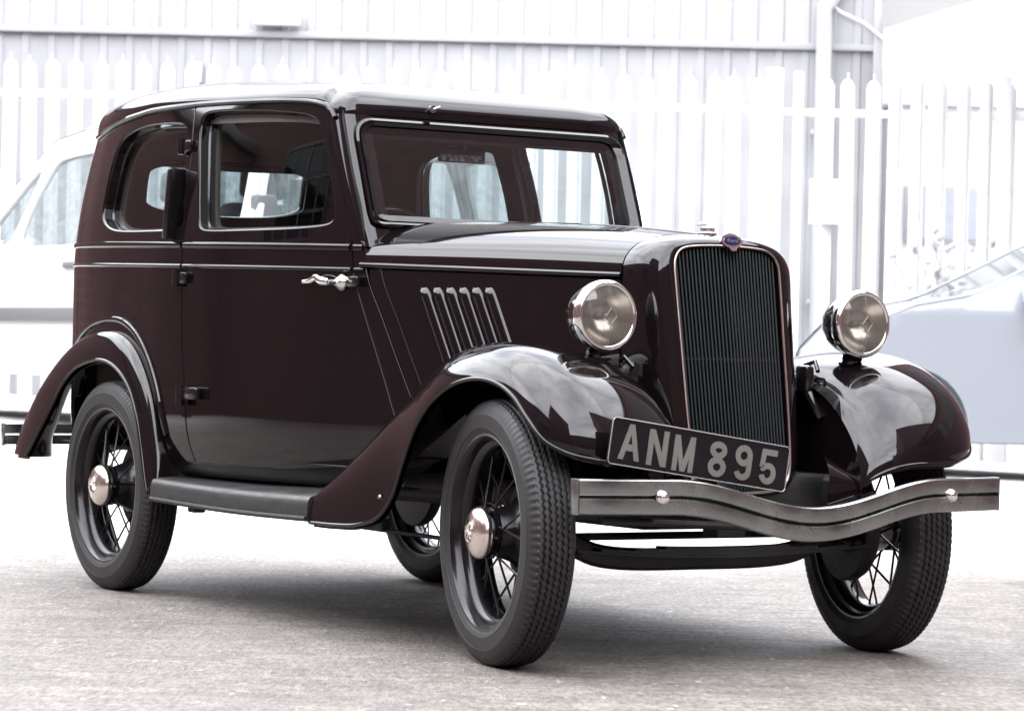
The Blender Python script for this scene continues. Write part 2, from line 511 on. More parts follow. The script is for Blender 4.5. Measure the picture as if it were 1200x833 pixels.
    L(s2.outputs[0], bp.inputs['Height']); L(bp.outputs['Normal'], b.inputs['Normal'])
    return m

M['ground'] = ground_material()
M['apron'] = mat('pale_concrete', (0.45, 0.445, 0.44), rough=0.8, noise=0.06, nscale=3, bump=0.3, bscale=80)
mb = MB(); mb.grid(np.array([[(x, y, 0) for y in np.linspace(-300, 300, 13)] for x in np.linspace(-300, 300, 13)]))
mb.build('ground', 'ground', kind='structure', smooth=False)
# pale raised forecourt behind the car
UPZ = 0.32
mb = MB()
def upz(X): return float(np.clip(.235 - .035 * X, .03, .45))
rows = [(11.5, -0.012), (11.9, 0.03), (12.6, 0.17), (13.3, 0.29), (13.8, UPZ), (60, UPZ)]
mb.grid(np.array([[yard(X, D + 0.1 * math.sin(X * 0.7), Z if Z < 0 else Z / UPZ * upz(X)) for X in np.linspace(-4.9, 40, 46)] for D, Z in rows]), flip=True)
mb.grid(np.array([[yard(-4.9, D + 0.1 * math.sin(-4.9 * 0.7), Z if Z < 0 else Z / UPZ * upz(-4.9)), yard(-4.9, D + 0.1 * math.sin(-4.9 * 0.7), -.02)] for D, Z in rows] if False else [[yard(-4.9, D, zz) for D, Z in rows] for zz in (-.02,)] + [[yard(-4.9, D + 0.1 * math.sin(-4.9 * 0.7), Z if Z < 0 else Z / UPZ * upz(-4.9)) for D, Z in rows]]))
mb.build('forecourt', 'apron', kind='structure', angle=60)
# crack in the near concrete
mb = MB()
cr = natural([yard(1.72, 9.95), yard(1.95, 9.75), yard(2.2, 9.45), yard(2.5, 9.2), yard(2.9, 8.9)], 40)
L1 = [(p[0] + random.uniform(-.004, .004), p[1] + random.uniform(-.004, .004), 0.004) for p in cr]
L2 = [(p[0] + .004 + random.uniform(-.003, .006), p[1] + .009 + random.uniform(-.003, .006), 0.004) for p in cr]
mb.grid(np.array([L1, L2]))
M['crack'] = mat('crack_dirt', (0.05, 0.048, 0.045), rough=0.9)
mb.build('ground_crack', 'crack', kind='structure')

# --- yard objects behind the car. yo(): an Empty standing in the yard, its x to the picture's right and its y away
def yo(name, X, D, Z, label, cat, rz=0.0, group=None):
    return empty(name, yard(X, D, Z), YARD_RZ + rz, label, cat, group)

M['clad'] = mat('cladding_grey', (0.29, 0.29, 0.30), rough=0.5, noise=0.06, nscale=2)
M['clad2'] = mat('cladding_pale', (0.27, 0.27, 0.28), rough=0.5, noise=0.08, nscale=2)
M['pipe'] = mat('drainpipe_grey', (0.30, 0.30, 0.305), rough=0.45)
M['cabin'] = mat('cabin_white', (0.62, 0.62, 0.62), rough=0.5)
M['bluegrey'] = mat('blue_grey_panels', (0.32, 0.335, 0.37), rough=0.5, noise=0.05)

# clad shed
b = yo('clad_shed', -4.5, 22.0, UPZ, 'long pale shed clad in ribbed sheeting behind the spiked white fence', 'building')
x1 = 7.29
def ribs(z0, z1, xa, xb, pitch, depth):
    xs, ds = [], []
    x = xa
    while x < xb:
        for dx, d in ((0, 0), (pitch * .30, 0), (pitch * .38, -depth), (pitch * .62, -depth), (pitch * .70, 0)):
            if x + dx <= xb: xs.append(x + dx); ds.append(d)
        x += pitch
    xs.append(xb); ds.append(0)
    return np.array([[(x, d, z) for x, d in zip(xs, ds)] for z in (z0, z1)])
mb = MB(); mb.grid(ribs(2.88, 5.2, -9, x1, .20, .014)); mb.build('upper_cladding', 'clad', b, smooth=False)
mb = MB(); mb.grid(ribs(-.4, 2.84, -9, x1, .20, .014) + [0, .03, 0]); mb.build('lower_cladding', 'clad2', b, smooth=False)
mb = MB(); mb.box((-.85, .0, 2.86), (16.2, .06, .05), .004); mb.box((x1 - .03, 0, 2.5), (.08, .07, 5.4), .004); mb.build('flashing', 'clad', b)
mb = MB(); mb.box((-.85, 4.0, 2.55), (16.2, 7.9, 5.1)); mb.build('wall', 'clad', b)
mb = MB(); mb.tube([(6.83, -.12, -.1), (6.83, -.12, 3.0), (6.83, -.11, 3.15), (6.95, -.09, 3.3), (6.95, -.09, 5.2)], .062, 14)
for z in (.9, 2.2): mb.box((6.83, -.06, z), (.16, .10, .04), .004)
mb.build('drainpipe', 'pipe', b)
mb = MB(); mb.tube([(x1, -.05, 2.93), (x1 - .14, -.06, 3.04), (x1 - .34, -.06, 3.13), (x1 - .5, -.06, 3.3)], .012, 8); mb.build('cable', 'white', b)
mb = MB(); mb.box((2.64, -.10, 2.97), (.36, .10, .105), .012); mb.box((2.64, -.04, 2.97), (.10, .06, .06), .004); mb.build('flood_light', 'cabin', b)
mb = MB(); mb.box((2.03, -.03, 2.55), (.09, .05, .16), .006); mb.build('junction_box', 'bluegrey', b)
mb = MB(); mb.extrude([(x1 + .0, -.02), (x1 - .45, -3.4), (x1 + 1.0, -4.6)], 3.0, 3.12, lambda a, c, d: Vector((a, c, d)))
M['soffit'] = mat('soffit_grey', (0.55, 0.545, 0.54), rough=0.6); mb.build('canopy', 'soffit', b, smooth=False, recalc=True)

# palisade fence, front line at D = 18
f = yo('palisade_fence', -4.48, 19.2, UPZ, 'white steel palisade fence of spiked pales in front of the ribbed shed', 'fence')
FZ = 2.70 - UPZ
def pale_mb(h, w_=.094):
    mb = MB()
    x_ = [-w_ / 2, -w_ * .36, -w_ * .2, 0, w_ * .2, w_ * .36, w_ / 2]; d_ = [.012, .012, -.010, -.014, -.010, .012, .012]
    def top(x):
        a = abs(x) / (w_ / 2)
        return h - (.0 if a < .12 else .045 + .045 * max(0, (a - .45) / .55) ** 1.3 if a > .2 else .045)
    xs = np.linspace(-w_ / 2, w_ / 2, 25); ds = np.interp(xs, x_, d_)
    rows_ = [[(x, d, z) for x, d in zip(xs, ds)] for z in (-.22, h - .16)]
    rows_.append([(x, d, top(x)) for x, d in zip(xs, ds)])
    P = np.array(rows_); mb.grid(P); mb.grid(P + [0, .004, 0], flip=True)
    return mb
pm = None
pos = []
x = 0.0
while x < 10.6:
    pos.append(x)
    x += .1523
post_x = [.35, 3.1, 5.78, 6.79]
for x in pos:
    X = x - 4.2
    if any(abs(x - q) < .06 for q in (6.19, 6.35)): continue
    if pm is None: pm = pale_mb(FZ).build('pale', 'galv', f, smooth=False); o = pm
    else: o = pm.copy(); col.objects.link(o); o.parent = f
    o.location = (x, -.03, random.uniform(-.012, .012)); o.rotation_euler = (0, R(random.uniform(-.35, .35)), 0)
for z in (FZ - .26, .32):
    mb = MB(); mb.box((3.04, .012, z), (6.2, .05, .05), .004); mb.build('rail', 'galv', f)
    mb = MB(); mb.box((8.45, .012, z - .01), (4.4, .05, .05), .004); mb.build('rail', 'galv', f)
for x, h, w_ in ((.37, FZ - .1, .09), (3.3, FZ - .1, .09), (6.20, FZ + .02, .11), (6.36, FZ - .0, .06), (7.28, FZ, .085), (7.74, FZ, .09)):
    mb = MB(); mb.box((x, .07 if x < 5 else -.01, h / 2 - .15), (w_, .09, h + .3), .006); mb.build('post', 'galv', f)
s_ = yo('notice_board', 2.06, 19.1, 1.68, 'small blank white notice board fixed on the spiked fence above the right headlamp', 'sign')
mb = MB(); mb.box((0, 0, .15), (.20, .012, .30), .004); mb.box((0, .02, .15), (.06, .03, .2)); mb.build('board', 'cabin', s_)

# cabin and far block beyond the fence
c = yo('site_cabin', 4.1, 25.0, UPZ, 'low white flat-roofed cabin behind the gate, right of the shed', 'cabin')
mb = MB(); mb.box((.2, 1.3, 1.2), (2.1, 2.5, 3.0), .02); mb.build('wall', 'cabin', c)
mb = MB(); mb.box((.2, 1.3, 2.86), (2.3, 2.7, .32), .03); mb.build('roof', 'cabin', c)
for k in range(2):
    mb = MB(); mb.box((-.35 + 1.1 * k, .03, 1.75), (.7, .04, .5), .004); fr_ = mb.build('window', 'pipe', c)
    mb = MB(); mb.box((-.35 + 1.1 * k, .01, 1.75), (.62, .02, .42)); mb.build('pane', 'bluegrey', fr_)
c = yo('office_block', 9.0, 46.0, UPZ, 'distant pale blue-grey block at the top right behind the gate', 'building')
mb = MB(); mb.box((1.2, 4, 4.2), (6.6, 8, 9.6), .02); mb.build('wall', 'cabin', c)
mb = MB(); mb.box((-1.3, -.05, 6.6), (.85, .1, 2.6), .01); mb.build('cladding_panel', 'bluegrey', c)
mb = MB(); mb.box((1.0, -.05, 5.9), (.7, .1, 1.4), .01); mb.build('cladding_panel', 'bluegrey', c)
# bare climber on the gate
tw = yo('bare_climber', 2.82, 18.9, UPZ, 'bare twiggy climber with pale flower heads on the fence above the blue car bonnet', 'plant')
M['twig'] = mat('twig_grey', (0.24, 0.22, 0.21), rough=0.9); M['flower'] = mat('pale_seed_head', (0.40, 0.39, 0.40), rough=0.9)
mb = MB(); heads = []
for k in range(13):
    a = np.array([random.uniform(-.25, .28), 0, 0.0]); p = [a]
    for q in range(5): p.append(p[-1] + np.array([random.uniform(-.09, .09), random.uniform(-.04, .03), random.uniform(.18, .30)]))
    p[-1] += np.array([random.uniform(-.1, .14), 0, -.04]); mb.tube(natural(p, 14), np.linspace(.006, .0025, 14), 5); heads.append(p[-1]); heads.append(p[-2])
mb.build('stem', 'twig', tw)
for h in heads:
    mb = MB(); p = h
    for q in range(4):
        p = p + np.array([random.uniform(-.016, .016) for _ in range(3)]); mb.box(tuple(p), (random.uniform(.02, .04), .02, random.uniform(.02, .035)), .006, Matrix.Rotation(random.random() * 3, 4, 'Y'))
    mb.build('flower_head', 'flower', tw)

# --- modern vehicles behind: hollow shells with windows
M['van_paint'] = mat('white_van_paint', (0.6, 0.6, 0.61), rough=0.25, coat=0.5)
M['hatch_paint'] = mat('pale_blue_paint', (0.225, 0.245, 0.27), rough=0.25, coat=0.6)
M['van_trim'] = mat('grey_bumper', (0.12, 0.12, 0.125), rough=0.6)
M['van_tyre'] = mat('modern_tyre', (0.03, 0.03, 0.03), rough=0.8)
M['van_seat'] = mat('grey_seat', (0.06, 0.065, 0.07), rough=0.9)
M['pale_glass'] = glass_mat('vehicle_glass', (0.80, 0.86, 0.87), haze=0.32, haze_col=(0.34, 0.37, 0.38))
def vehicle(name, label, cat, loc, rz, prof, roof_i, wins, W, tumble, paint, wheels, wr, zb, screen, back):
    """prof: side outline from the rear sill round over the roof to the front sill; x forward"""
    root = empty(name, loc, rz, label, cat)
    prof = np.array(prof, float)
    def fn(x, z):
        x = np.asarray(x, float); z = np.asarray(z, float)
        tx = np.clip((z - zb) / (prof[:, 1].max() - zb), 0, 1); y = W - tumble * tx ** 1.2 - .05 * np.clip((.55 - z) / .4, 0, 1) - .05 * np.clip(np.abs(x) / prof[:, 0].max(), 0, 1) ** 6
        e = 1e-3
        N = np.stack([0 * y, np.ones_like(y), tumble * 1.2 * tx ** .2 / (prof[:, 1].max() - zb) * (tx > 0)], -1); N /= np.linalg.norm(N, axis=-1)[..., None]
        return np.stack([x, y, z], -1), N
    out = list(map(tuple, prof)); base = prof[-1][1]
    for wx in sorted(wheels, reverse=True):
        out += [(wx + (wr + .06) * math.cos(a), max(base, wr + (wr + .06) * math.sin(a))) for a in np.linspace(-.15, math.pi + .15, 24)]
    for s in (True, False):
        mbn = panel(fn, out, [chaikin(w_, 2) for w_ in wins], step=.09, edge=.03, lip=.012, depth=.03, hlip=.006, hdepth=.03)
        sp = mbn[0].build('side_panel', paint, root, mirror=s, normals=mbn[1])
        for w_ in wins:
            g = panel(fn, grow(resample(chaikin(w_, 2), .03), .008), flange=False, offset=.02, step=.2); g[0].build('window', 'pale_glass', sp, mirror=s, normals=g[1])
    L = resample(prof, .03, False); P, _ = fn(L[:, 0], L[:, 1]); hw = P[:, 1] + .0
    def strip(sel, m, nm):
        idx = [i for i in range(len(L)) if sel(L[i])]
        runs = []; 
        for i in idx:
            if runs and i == runs[-1][-1] + 1: runs[-1].append(i)
            else: runs.append([i])
        mb = MB()
        for r in runs:
            r = list(r)
            if r[-1] + 1 < len(L): r.append(r[-1] + 1)
            mb.grid(np.array([[(L[i, 0], k * (hw[i] + .012), L[i, 1]) for k in np.linspace(-1, 1, 9)] for i in r]))
        if mb.v: mb.build(nm, m, root, angle=30)
    isS = lambda p: screen[0] < p[0] < screen[1] and p[1] > screen[2]
    isB = lambda p: p[0] < back[0] and back[1] < p[1] < back[2]
    strip(isS, 'pale_glass', 'windscreen'); strip(isB, 'pale_glass', 'rear_window'); strip(lambda p: not isS(p) and not isB(p), paint, 'body')
    mb = MB(); x0, x1_ = prof[:, 0].min() + .1, prof[:, 0].max() - .1
    mb.grid(np.array([[(x, y, base + .08) for y in (-W + .06, W - .06)] for x in (x0, x1_)])); mb.build('floor', 'van_trim', root)
    for wx in wheels:
        for s in (1, -1):
            wh = empty('wheel', (wx, s * (W - .12), wr), 0 if s > 0 else math.pi, parent=root)
            mb = MB(); mb.lathe([(wr * .62, .09), (wr * .9, .10), (wr * .98, .08), (wr, .05), (wr, -.07), (wr * .95, -.1), (wr * .62, -.1)], 40, 'y'); mb.build('tyre', 'van_tyre', wh, recalc=True)
            mb = MB(); mb.lathe([(0, .07), (wr * .2, .08), (wr * .5, .06), (wr * .64, .085), (wr * .64, -.08)], 40, 'y')
            for k in range(5):
                a = k * 2 * math.pi / 5; mb.box((math.cos(a) * wr * .36, .082, math.sin(a) * wr * .36), (wr * .5, .03, .06), .01, Matrix.Rotation(-a, 4, 'Y'))
            mb.build('hub_trim', 'cabin', wh, recalc=True)
    return root
def vseat(root, x, y, z):
    e = empty('seat', (x, y, z), parent=root)
    mb = MB(); mb.box((0, 0, .1), (.5, .46, .18), .06, seg=3); mb.build('cushion', 'van_seat', e)
    mb = MB(); mb.box((-.27, 0, .45), (.16, .46, .62), .07, Matrix.Rotation(R(-12), 4, 'Y'), seg=3); mb.build('backrest', 'van_seat', e)
    mb = MB(); mb.box((-.36, 0, .86), (.10, .26, .17), .04, Matrix.Rotation(R(-8), 4, 'Y'), seg=3); mb.tube([(-.34, -.05, .72), (-.35, -.05, .82)], .008, 6); mb.build('headrest', 'van_seat', e)
vprof = [(-2.15, .30), (-2.2, .6), (-2.18, 1.0), (-2.08, 1.50), (-1.98, 1.575), (-1.75, 1.615), (-.8, 1.63), (-.1, 1.62), (.24, 1.575), (.56, 1.34), (.98, 1.02), (1.15, .97), (1.85, .88), (2.18, .74), (2.26, .52), (2.24, .30)]
def soft(P, r=.05):
    """polygon with each corner cut, so that rounding stays near the corners"""
    P = np.array(P, float); out = []
    for k in range(len(P)):
        a, b, c = P[k - 1], P[k], P[(k + 1) % len(P)]
        la, lc = np.linalg.norm(a - b), np.linalg.norm(c - b); out += [tuple(b + (a - b) * min(.3, r / la)), tuple(b + (c - b) * min(.3, r / lc))]
    return out
vw = [soft(w_) for w_ in ([(-2.05, 1.02), (-1.62, 1.0), (-1.60, 1.46), (-1.98, 1.45)], [(-1.50, 1.0), (-.56, .985), (-.56, 1.50), (-1.48, 1.49)],
      [(-.46, .98), (.36, .985), (.30, 1.20), (.14, 1.47), (-.46, 1.50)], [(.44, .99), (.84, 1.0), (.34, 1.42), (.27, 1.40)])]
VA = math.radians(125)
van = vehicle('parked_van', 'white minivan with big side windows parked behind the black saloon', 'van', yard(-1.80, 15.9, upz(-1.80)), YARD_RZ + VA, vprof, 0, vw, .90, .20, 'van_paint', (1.38, -1.40), .30, .92, (.26, 1.10, 1.0), (-1.98, 1.0, 1.48))
for y in (-.38, .38): vseat(van, -.25, y, .44); vseat(van, -1.1, y, .44)
mb = MB(); mb.box((.60, .98, 1.05), (.10, .20, .16), .03); mb.box((.60, .88, 1.01), (.05, .08, .04), .01); mb.build('door_mirror', 'van_paint', van)
mb = MB(); mb.box((.60, -.98, 1.05), (.10, .20, .16), .03); mb.box((.60, -.88, 1.01), (.05, .08, .04), .01); mb.build('door_mirror', 'van_paint', van)
for x in (-.36, -1.40):
    for s in (1, -1):
        mb = MB(); mb.box((x, s * .905, .88), (.17, .03, .035), .01); mb.build('handle', 'van_trim', van)
for s in (1, -1):
    mb = MB(); mb.box((-.1, s * .915, .62), (4.0, .02, .07), .008); mb.build('side_moulding', 'van_trim', van)
    mb = MB(); mb.box((2.1, s * .62, .76), (.22, .34, .13), .05); mb.build('headlight', 'pale_glass', van)
    mb = MB(); mb.box((-2.12, s * .76, 1.0), (.08, .12, .4), .02); mb.build('tail_light', 'van_trim', van)
hprof = [(-1.95, .22), (-2.02, .55), (-1.98, .95), (-1.80, 1.16), (-1.40, 1.43), (-1.0, 1.50), (-.25, 1.53), (.15, 1.49), (.50, 1.34), (1.02, 1.065), (1.14, 1.02), (1.42, .965), (1.62, .88), (1.77, .72), (1.83, .52), (1.82, .22)]
hw_ = [soft(w_) for w_ in ([(-1.50, 1.03), (-.56, 1.01), (-.54, 1.37), (-1.20, 1.37)], [(-.44, 1.005), (.76, .995), (.50, 1.20), (.18, 1.36), (-.42, 1.40)])]
hatch = vehicle('parked_hatchback', 'pale blue hatchback parked at the right edge, behind the right headlamp', 'car', yard(3.52, 16.3, upz(3.52)), YARD_RZ + math.radians(180 + 4), hprof, 0, hw_, .84, .20, 'hatch_paint', (1.45, -1.22), .29, .9, (.27, 1.10, 1.03), (-1.45, 1.0, 1.40))
for y in (-.36, .36): vseat(hatch, -.05, y, .36); vseat(hatch, -.95, y, .38)
for s in (1, -1):
    mb = MB(); mb.box((.80, s * .92, 1.03), (.10, .18, .13), .04); mb.box((.80, s * .82, 1.0), (.05, .08, .04), .01); mb.build('door_mirror', 'hatch_paint', hatch)
    mb = MB(); mb.box((1.60, s * .60, .70), (.26, .34, .16), .06); mb.build('headlight', 'pale_glass', hatch)
    mb = MB(); mb.lathe([(0, .02), (.03, .015), (.04, 0)], 16, 'y', Matrix.Translation((1.05, s * .80, .78)) @ Matrix.Rotation(0 if s > 0 else math.pi, 4, 'Z')); mb.build('side_repeater', 'cabin', hatch)
    mb = MB(); mb.box((-.28, s * .84, .84), (.17, .03, .03), .01); mb.build('handle', 'hatch_paint', hatch)

# --- buildings round the yard, and one added block, that the paint mirrors
def brick_material():
    m = bpy.data.materials.new('dark_brick'); m.use_nodes = True
    t = m.node_tree; b = t.nodes['Principled BSDF']
    c = t.nodes.new('ShaderNodeTexCoord'); mp = t.nodes.new('ShaderNodeMapping'); mp.inputs['Rotation'].default_value = (R(90), 0, 0)
    br = t.nodes.new('ShaderNodeTexBrick'); br.inputs['Scale'].default_value = 4.4
    br.inputs['Color1'].default_value = (.112, .056, .055, 1); br.inputs['Color2'].default_value = (.086, .042, .041, 1); br.inputs['Mortar'].default_value = (.14, .10, .095, 1)
    br.inputs['Mortar Size'].default_value = .012; br.inputs['Row Height'].default_value = .33
    t.links.new(c.outputs['Object'], mp.inputs['Vector']); t.links.new(mp.outputs['Vector'], br.inputs['Vector']); t.links.new(br.outputs['Color'], b.inputs['Base Color'])
    b.inputs['Roughness'].default_value = .85
    return m
M['brick'] = brick_material()
M['dark_glass'] = mat('dark_window_glass', (.012, .014, .016), rough=.05)
M['frame_grey'] = mat('window_frame_grey', (.11, .11, .11), rough=.5)
def block(name, label, x, y, z, rz, Lx, Ly, H, wins, m='brick'):
    e = empty(name, (x, y, z), rz, label, 'building')
    mb = MB(); mb.box((0, Ly / 2, H / 2), (Lx, Ly, H)); mb.build('wall', m, e, smooth=False)
    mb = MB(); mb.box((0, Ly / 2, H + .1), (Lx + .3, Ly + .3, .2), .02); mb.build('parapet', 'frame_grey', e)
    for wx, wz, ww, wh, nx, nzv in wins:
        mb = MB(); mb.box((wx, -.02, wz), (ww, .06, wh)); wf = mb.build('window', 'dark_glass', e, smooth=False)
        mb = MB()
        for k in range(nx + 1): mb.box((wx - ww / 2 + ww * k / nx, -.06, wz), (.07, .05, wh + .07))
        for k in range(nzv + 1): mb.box((wx, -.065, wz - wh / 2 + wh * k / nzv), (ww + .07, .05, .07))
        mb.build('frame', 'frame_grey', wf, smooth=False)
    return e
block('brick_workshop', 'long dark brick workshop wall facing the side of the saloon, beyond the frame', -14, -8.8, 0, math.pi, 50, 8, 5.3, [(-16, 3.0, 3, 2, 4, 3), (-8, 3.0, 3, 2, 4, 3)])
block('dark_warehouse', 'tall dark brick warehouse with broad gridded windows facing the front of the saloon', 11.8, 11.2, 0, -math.pi / 2, 15.6, 8, 14.8, [(3.9, 7.6, 5.4, 3.8, 5, 5), (-3.2, 7.6, 5.4, 3.8, 5, 5), (-3.2, 3.2, 5.4, 3.2, 5, 3)])
block('low_garage', 'dark brick garage facing the saloon behind the photographer', 18.5, -5.6, 0, -math.pi / 2, 17.6, 8, 7.6, [(1, 2.4, 4, 1.6, 4, 2)])
block('side_store', 'dark brick store along the right side of the yard, beyond the frame', 3.7, 7.8, 0, 0, 16, 3, 9.2, [(-5, 6.4, 4.6, 3.0, 6, 4), (0.4, 6.4, 4.6, 3.0, 6, 4), (5.6, 6.4, 4.0, 3.0, 6, 4)])
block('reflection_blocker', 'unseen tall brick block added past the end of the workshop to darken reflections in the saloon', 8.2, -8.7, 0, math.pi, 8.6, 6, 9.6, [])  # added unseen block, keeps bright sky out of the windscreen pillar reflection
block('brick_gable', 'dark brick gable closing the yard left of the white minivan, beyond the frame', -9.8, -3.7, 0, math.pi / 2, 10.4, 1.2, 4.2, [])
# ================================================================ THE CAR
car = empty('saloon_car', (0, 0, 0), 0, 'black 1930s two-door saloon car with chrome headlamps and wire wheels on the grey concrete', 'car')

_xb = [-.37, -.2, 0, .3, .6, .9, 1.1, 1.25, 1.35, 1.5, 1.7, 2.0, 2.27]
_wb = [.577, .603, .616, .620, .606, .573, .536, .496, .466, .427, .375, .302, .238]
_xg = [-.37, -.2, 0, .3, .6, .9, 1.1, 1.2, 1.35]
_wg = [.500, .535, .555, .563, .553, .524, .488, .462, .43]
def Wf(x, z):
    x = np.asarray(x, float); z = np.asarray(z, float)
    wb = pch(_xb, _wb, x); wg = pch(_xg, _wg, x)
    g = np.clip((z - 1.0) / .47, 0, 1.3) ** 1.7
    lo = np.clip((1.0 - z) / .6, 0, 1.5)
    return wb - np.clip(wb - wg, 0, 1) * g - .02 * np.clip((.56 - z) / .14, 0, 1.2) ** 2
def sideP(x, z):
    x = np.asarray(x, float); z = np.asarray(z, float)
    y = Wf(x, z); e = 1e-3
    dx = (Wf(x + e, z) - Wf(x - e, z)) / (2 * e); dz = (Wf(x, z + e) - Wf(x, z - e)) / (2 * e)
    N = np.stack([-dx, np.ones_like(y), -dz], -1); N /= np.linalg.norm(N, axis=-1)[..., None]
    return np.stack([x, y, z], -1), N
def spt(px, py, off=0.0):
    y = .53
    for _ in range(25):
        p = onY(px, py, -y - off); y = float(Wf(p[0], p[2]))
    return (p[0], p[2])
def sl(*pts): return np.array([spt(*p) for p in pts])

def both(mbn, name, m, parent=car, right=True, left=True, **k):
    """build on the near (right, y<0) and far (left) side from one mesh modelled with y>0"""
    mb, nor = mbn if isinstance(mbn, tuple) else (mbn, None)
    out = []
    if right: out.append(mb.build(name, m, parent, mirror=True, normals=nor, **k))
    if left: out.append(mb.build(name, m, parent, normals=nor, **k))
    return out

# --- outlines read on the body side
gut = sl((375, 120), (350, 117.5), (288, 118.5), (228, 122.5), (186, 128), (165, 134), (146, 141), (135, 147))
gut = gut[np.argsort(gut[:, 0])]
GX = np.concatenate([[-.42], gut[:, 0], [1.19]]); GZ = np.concatenate([[gut[0, 1] - .012], gut[:, 1], [1.418]])
k_ = GX > -.42
GX = np.concatenate([[-.42], GX[k_]]); GZ = np.concatenate([[float(gut[0, 1]) - .035], GZ[k_]])
def Gz(x): return pch(GX, GZ, x)
def xf(z): return 1.22 - .413 * (z - 1.394)      # windscreen plane
dr = sl((229, 128), (222, 200), (215, 270), (213, 320), (213, 400), (216, 450), (222, 520))      # door rear edge
dr = np.concatenate([dr, [[dr[-1, 0] + .02, .41]]]); dr = dr[np.argsort(dr[:, 1])]
df = sl((388, 125), (400, 200), (412, 260), (414, 318), (425, 360), (452, 450), (462, 485))
df = np.concatenate([df, [[df[-1, 0] + .10, .41]]]); df = df[np.argsort(df[:, 1])]
seam = sl((472, 439), (450, 378), (430, 319), (427.6, 295))
seam = np.concatenate([[[seam[0, 0] + .16, .41]], seam, [[seam[-1, 0], 1.06]]]); seam = seam[np.argsort(seam[:, 1])]
def DR(z): return pch(dr[:, 1], dr[:, 0], z)
def DF(z): return pch(df[:, 1], df[:, 0], z)
def SM(z): return pch(seam[:, 1], seam[:, 0], z)
dwin = chaikin(sl((231, 262), (232, 200), (233, 145), (239, 132), (252, 128.5), (300, 127), (345, 129), (366, 133), (377, 142), (384, 172), (390, 212), (394, 247), (392, 259), (383, 266), (340, 269.5), (290, 271), (246, 272), (234, 270)), 3)
qwin = chaikin(sl((216, 271), (217, 230), (218, 200), (219, 160), (219.5, 143), (200, 142), (186, 143), (170, 146), (152, 154), (139, 167), (130, 195), (124, 222), (119, 250), (121, 263), (130, 271), (145, 273), (180, 272)), 3)

zz = np.linspace(.42, 1.40, 40)
GAP = .0045
def edge_up(fx, d, z0, z1): 
    z = np.linspace(z0, z1, 40); return np.stack([fx(z) + d, z], 1)
def gut_line(x0, x1, dz=-.004):
    x = np.linspace(x0, x1, 40); return np.stack([x, Gz(x) + dz], 1)
zt_r = float(Gz(DR(1.46))) - .006; zt_f = float(Gz(DF(1.43))) - .006
door_o = np.concatenate([edge_up(DF, -GAP, .42, zt_f), gut_line(DF(zt_f) - GAP, DR(zt_r) + GAP, -.006)[1:-1], edge_up(DR, GAP, .42, zt_r)[::-1]])
arch = np.array([(.43 * math.cos(a), .335 + .43 * math.sin(a)) for a in np.linspace(math.pi - math.acos(.35 / .43), .20, 40)])
quart_o = np.concatenate([edge_up(DR, -GAP, .42, zt_r), gut_line(DR(zt_r) - GAP, -.35)[1:], arch])
zA = 1.40
cowl_o = np.concatenate([edge_up(SM, -GAP, .42, 1.05), np.stack([xf(np.linspace(1.06, zA, 20)) - .058, np.linspace(1.06, zA, 20)], 1),
                         [[DF(zt_f) + .012, zt_f + .002]], edge_up(DF, GAP, .42, zt_f)[::-1]])

body = both(panel(sideP, quart_o, [qwin], lip=.003, hlip=.008, hdepth=.05), 'quarter_panel', 'paint')
both(panel(sideP, cowl_o, lip=.003), 'cowl', 'paint')
doors = both(panel(sideP, door_o, [dwin], lip=.003, hlip=.008, hdepth=.055), 'door', 'paint')

# --- rear of the body and the roof
def bez(z, t):
    z = float(z); x0 = -.35; w0 = float(Wf(x0, z)); sl_ = float((Wf(x0 + .01, z) - Wf(x0 - .01, z)) / .02)
    g = np.clip((z - 1.0) / .40, 0, 1) ** 1.8
    xr = -.575 + .07 * g
    L = .72 * (x0 - xr)
    P0 = np.array([x0, w0]); P1 = P0 + np.array([-L, -L * sl_]); P2 = np.array([xr, w0 * .90]); P3 = np.array([xr, 0])
    t = np.asarray(t)[:, None]
    return (1 - t) ** 3 * P0 + 3 * t * (1 - t) ** 2 * P1 + 3 * t * t * (1 - t) * P2 + t ** 3 * P3
TT = np.linspace(0, 1, 33); ZR = lambda t: float(Gz(-.35)) - .004 - .02 * t
rear = []
for u in np.linspace(0, 1, 40):
    row = []
    for t in TT:
        z = .42 + (ZR(t) - .42) * u
        xy = bez(z, [t])[0]; row.append((xy[0], xy[1], z))
    rear.append(row)
rear = np.array(rear)
def rearP(t, z):
    """t in -1..1 across the back: 0 centre, +-1 the corners"""
    t = np.asarray(t, float); z = np.asarray(z, float)
    def at(t, z):
        q = np.array([bez(zz, [1 - abs(tt)])[0] for tt, zz in zip(t, z)]); return np.stack([q[:, 0], q[:, 1] * np.sign(t), z], -1)
    P = at(t, z); e = 2e-3
    N = np.cross(at(t, z + e) - at(t, z - e), at(np.where(np.abs(t + e) > 1, t, t + e), z) - at(np.where(np.abs(t - e) > 1, t, t - e), z)); N /= np.linalg.norm(N, axis=1)[:, None]
    N *= np.where(N[:, :1] * 1.0 - np.sign(t)[:, None] * N[:, 1:2] > 0, -1, 1) if False else np.where(np.sum(N * (P - np.array([0, 0, 1.0])) * [1, 1, 0], 1) < 0, -1, 1)[:, None]
    return P, N
def t_of(y, z):
    tt = np.linspace(0, 1, 200); c = bez(z, 1 - tt)[:, 1]; return math.copysign(float(np.interp(abs(y), c, tt)), y)
rwin = [(-.30, 1.185), (.30, 1.185), (.325, 1.21), (.325, 1.34), (.30, 1.365), (-.30, 1.365), (-.325, 1.34), (-.325, 1.21)]
rwin = chaikin([(-.31, 1.19), (.31, 1.19), (.315, 1.30), (.31, 1.385), (.0, 1.40), (-.31, 1.385), (-.315, 1.30)], 3)
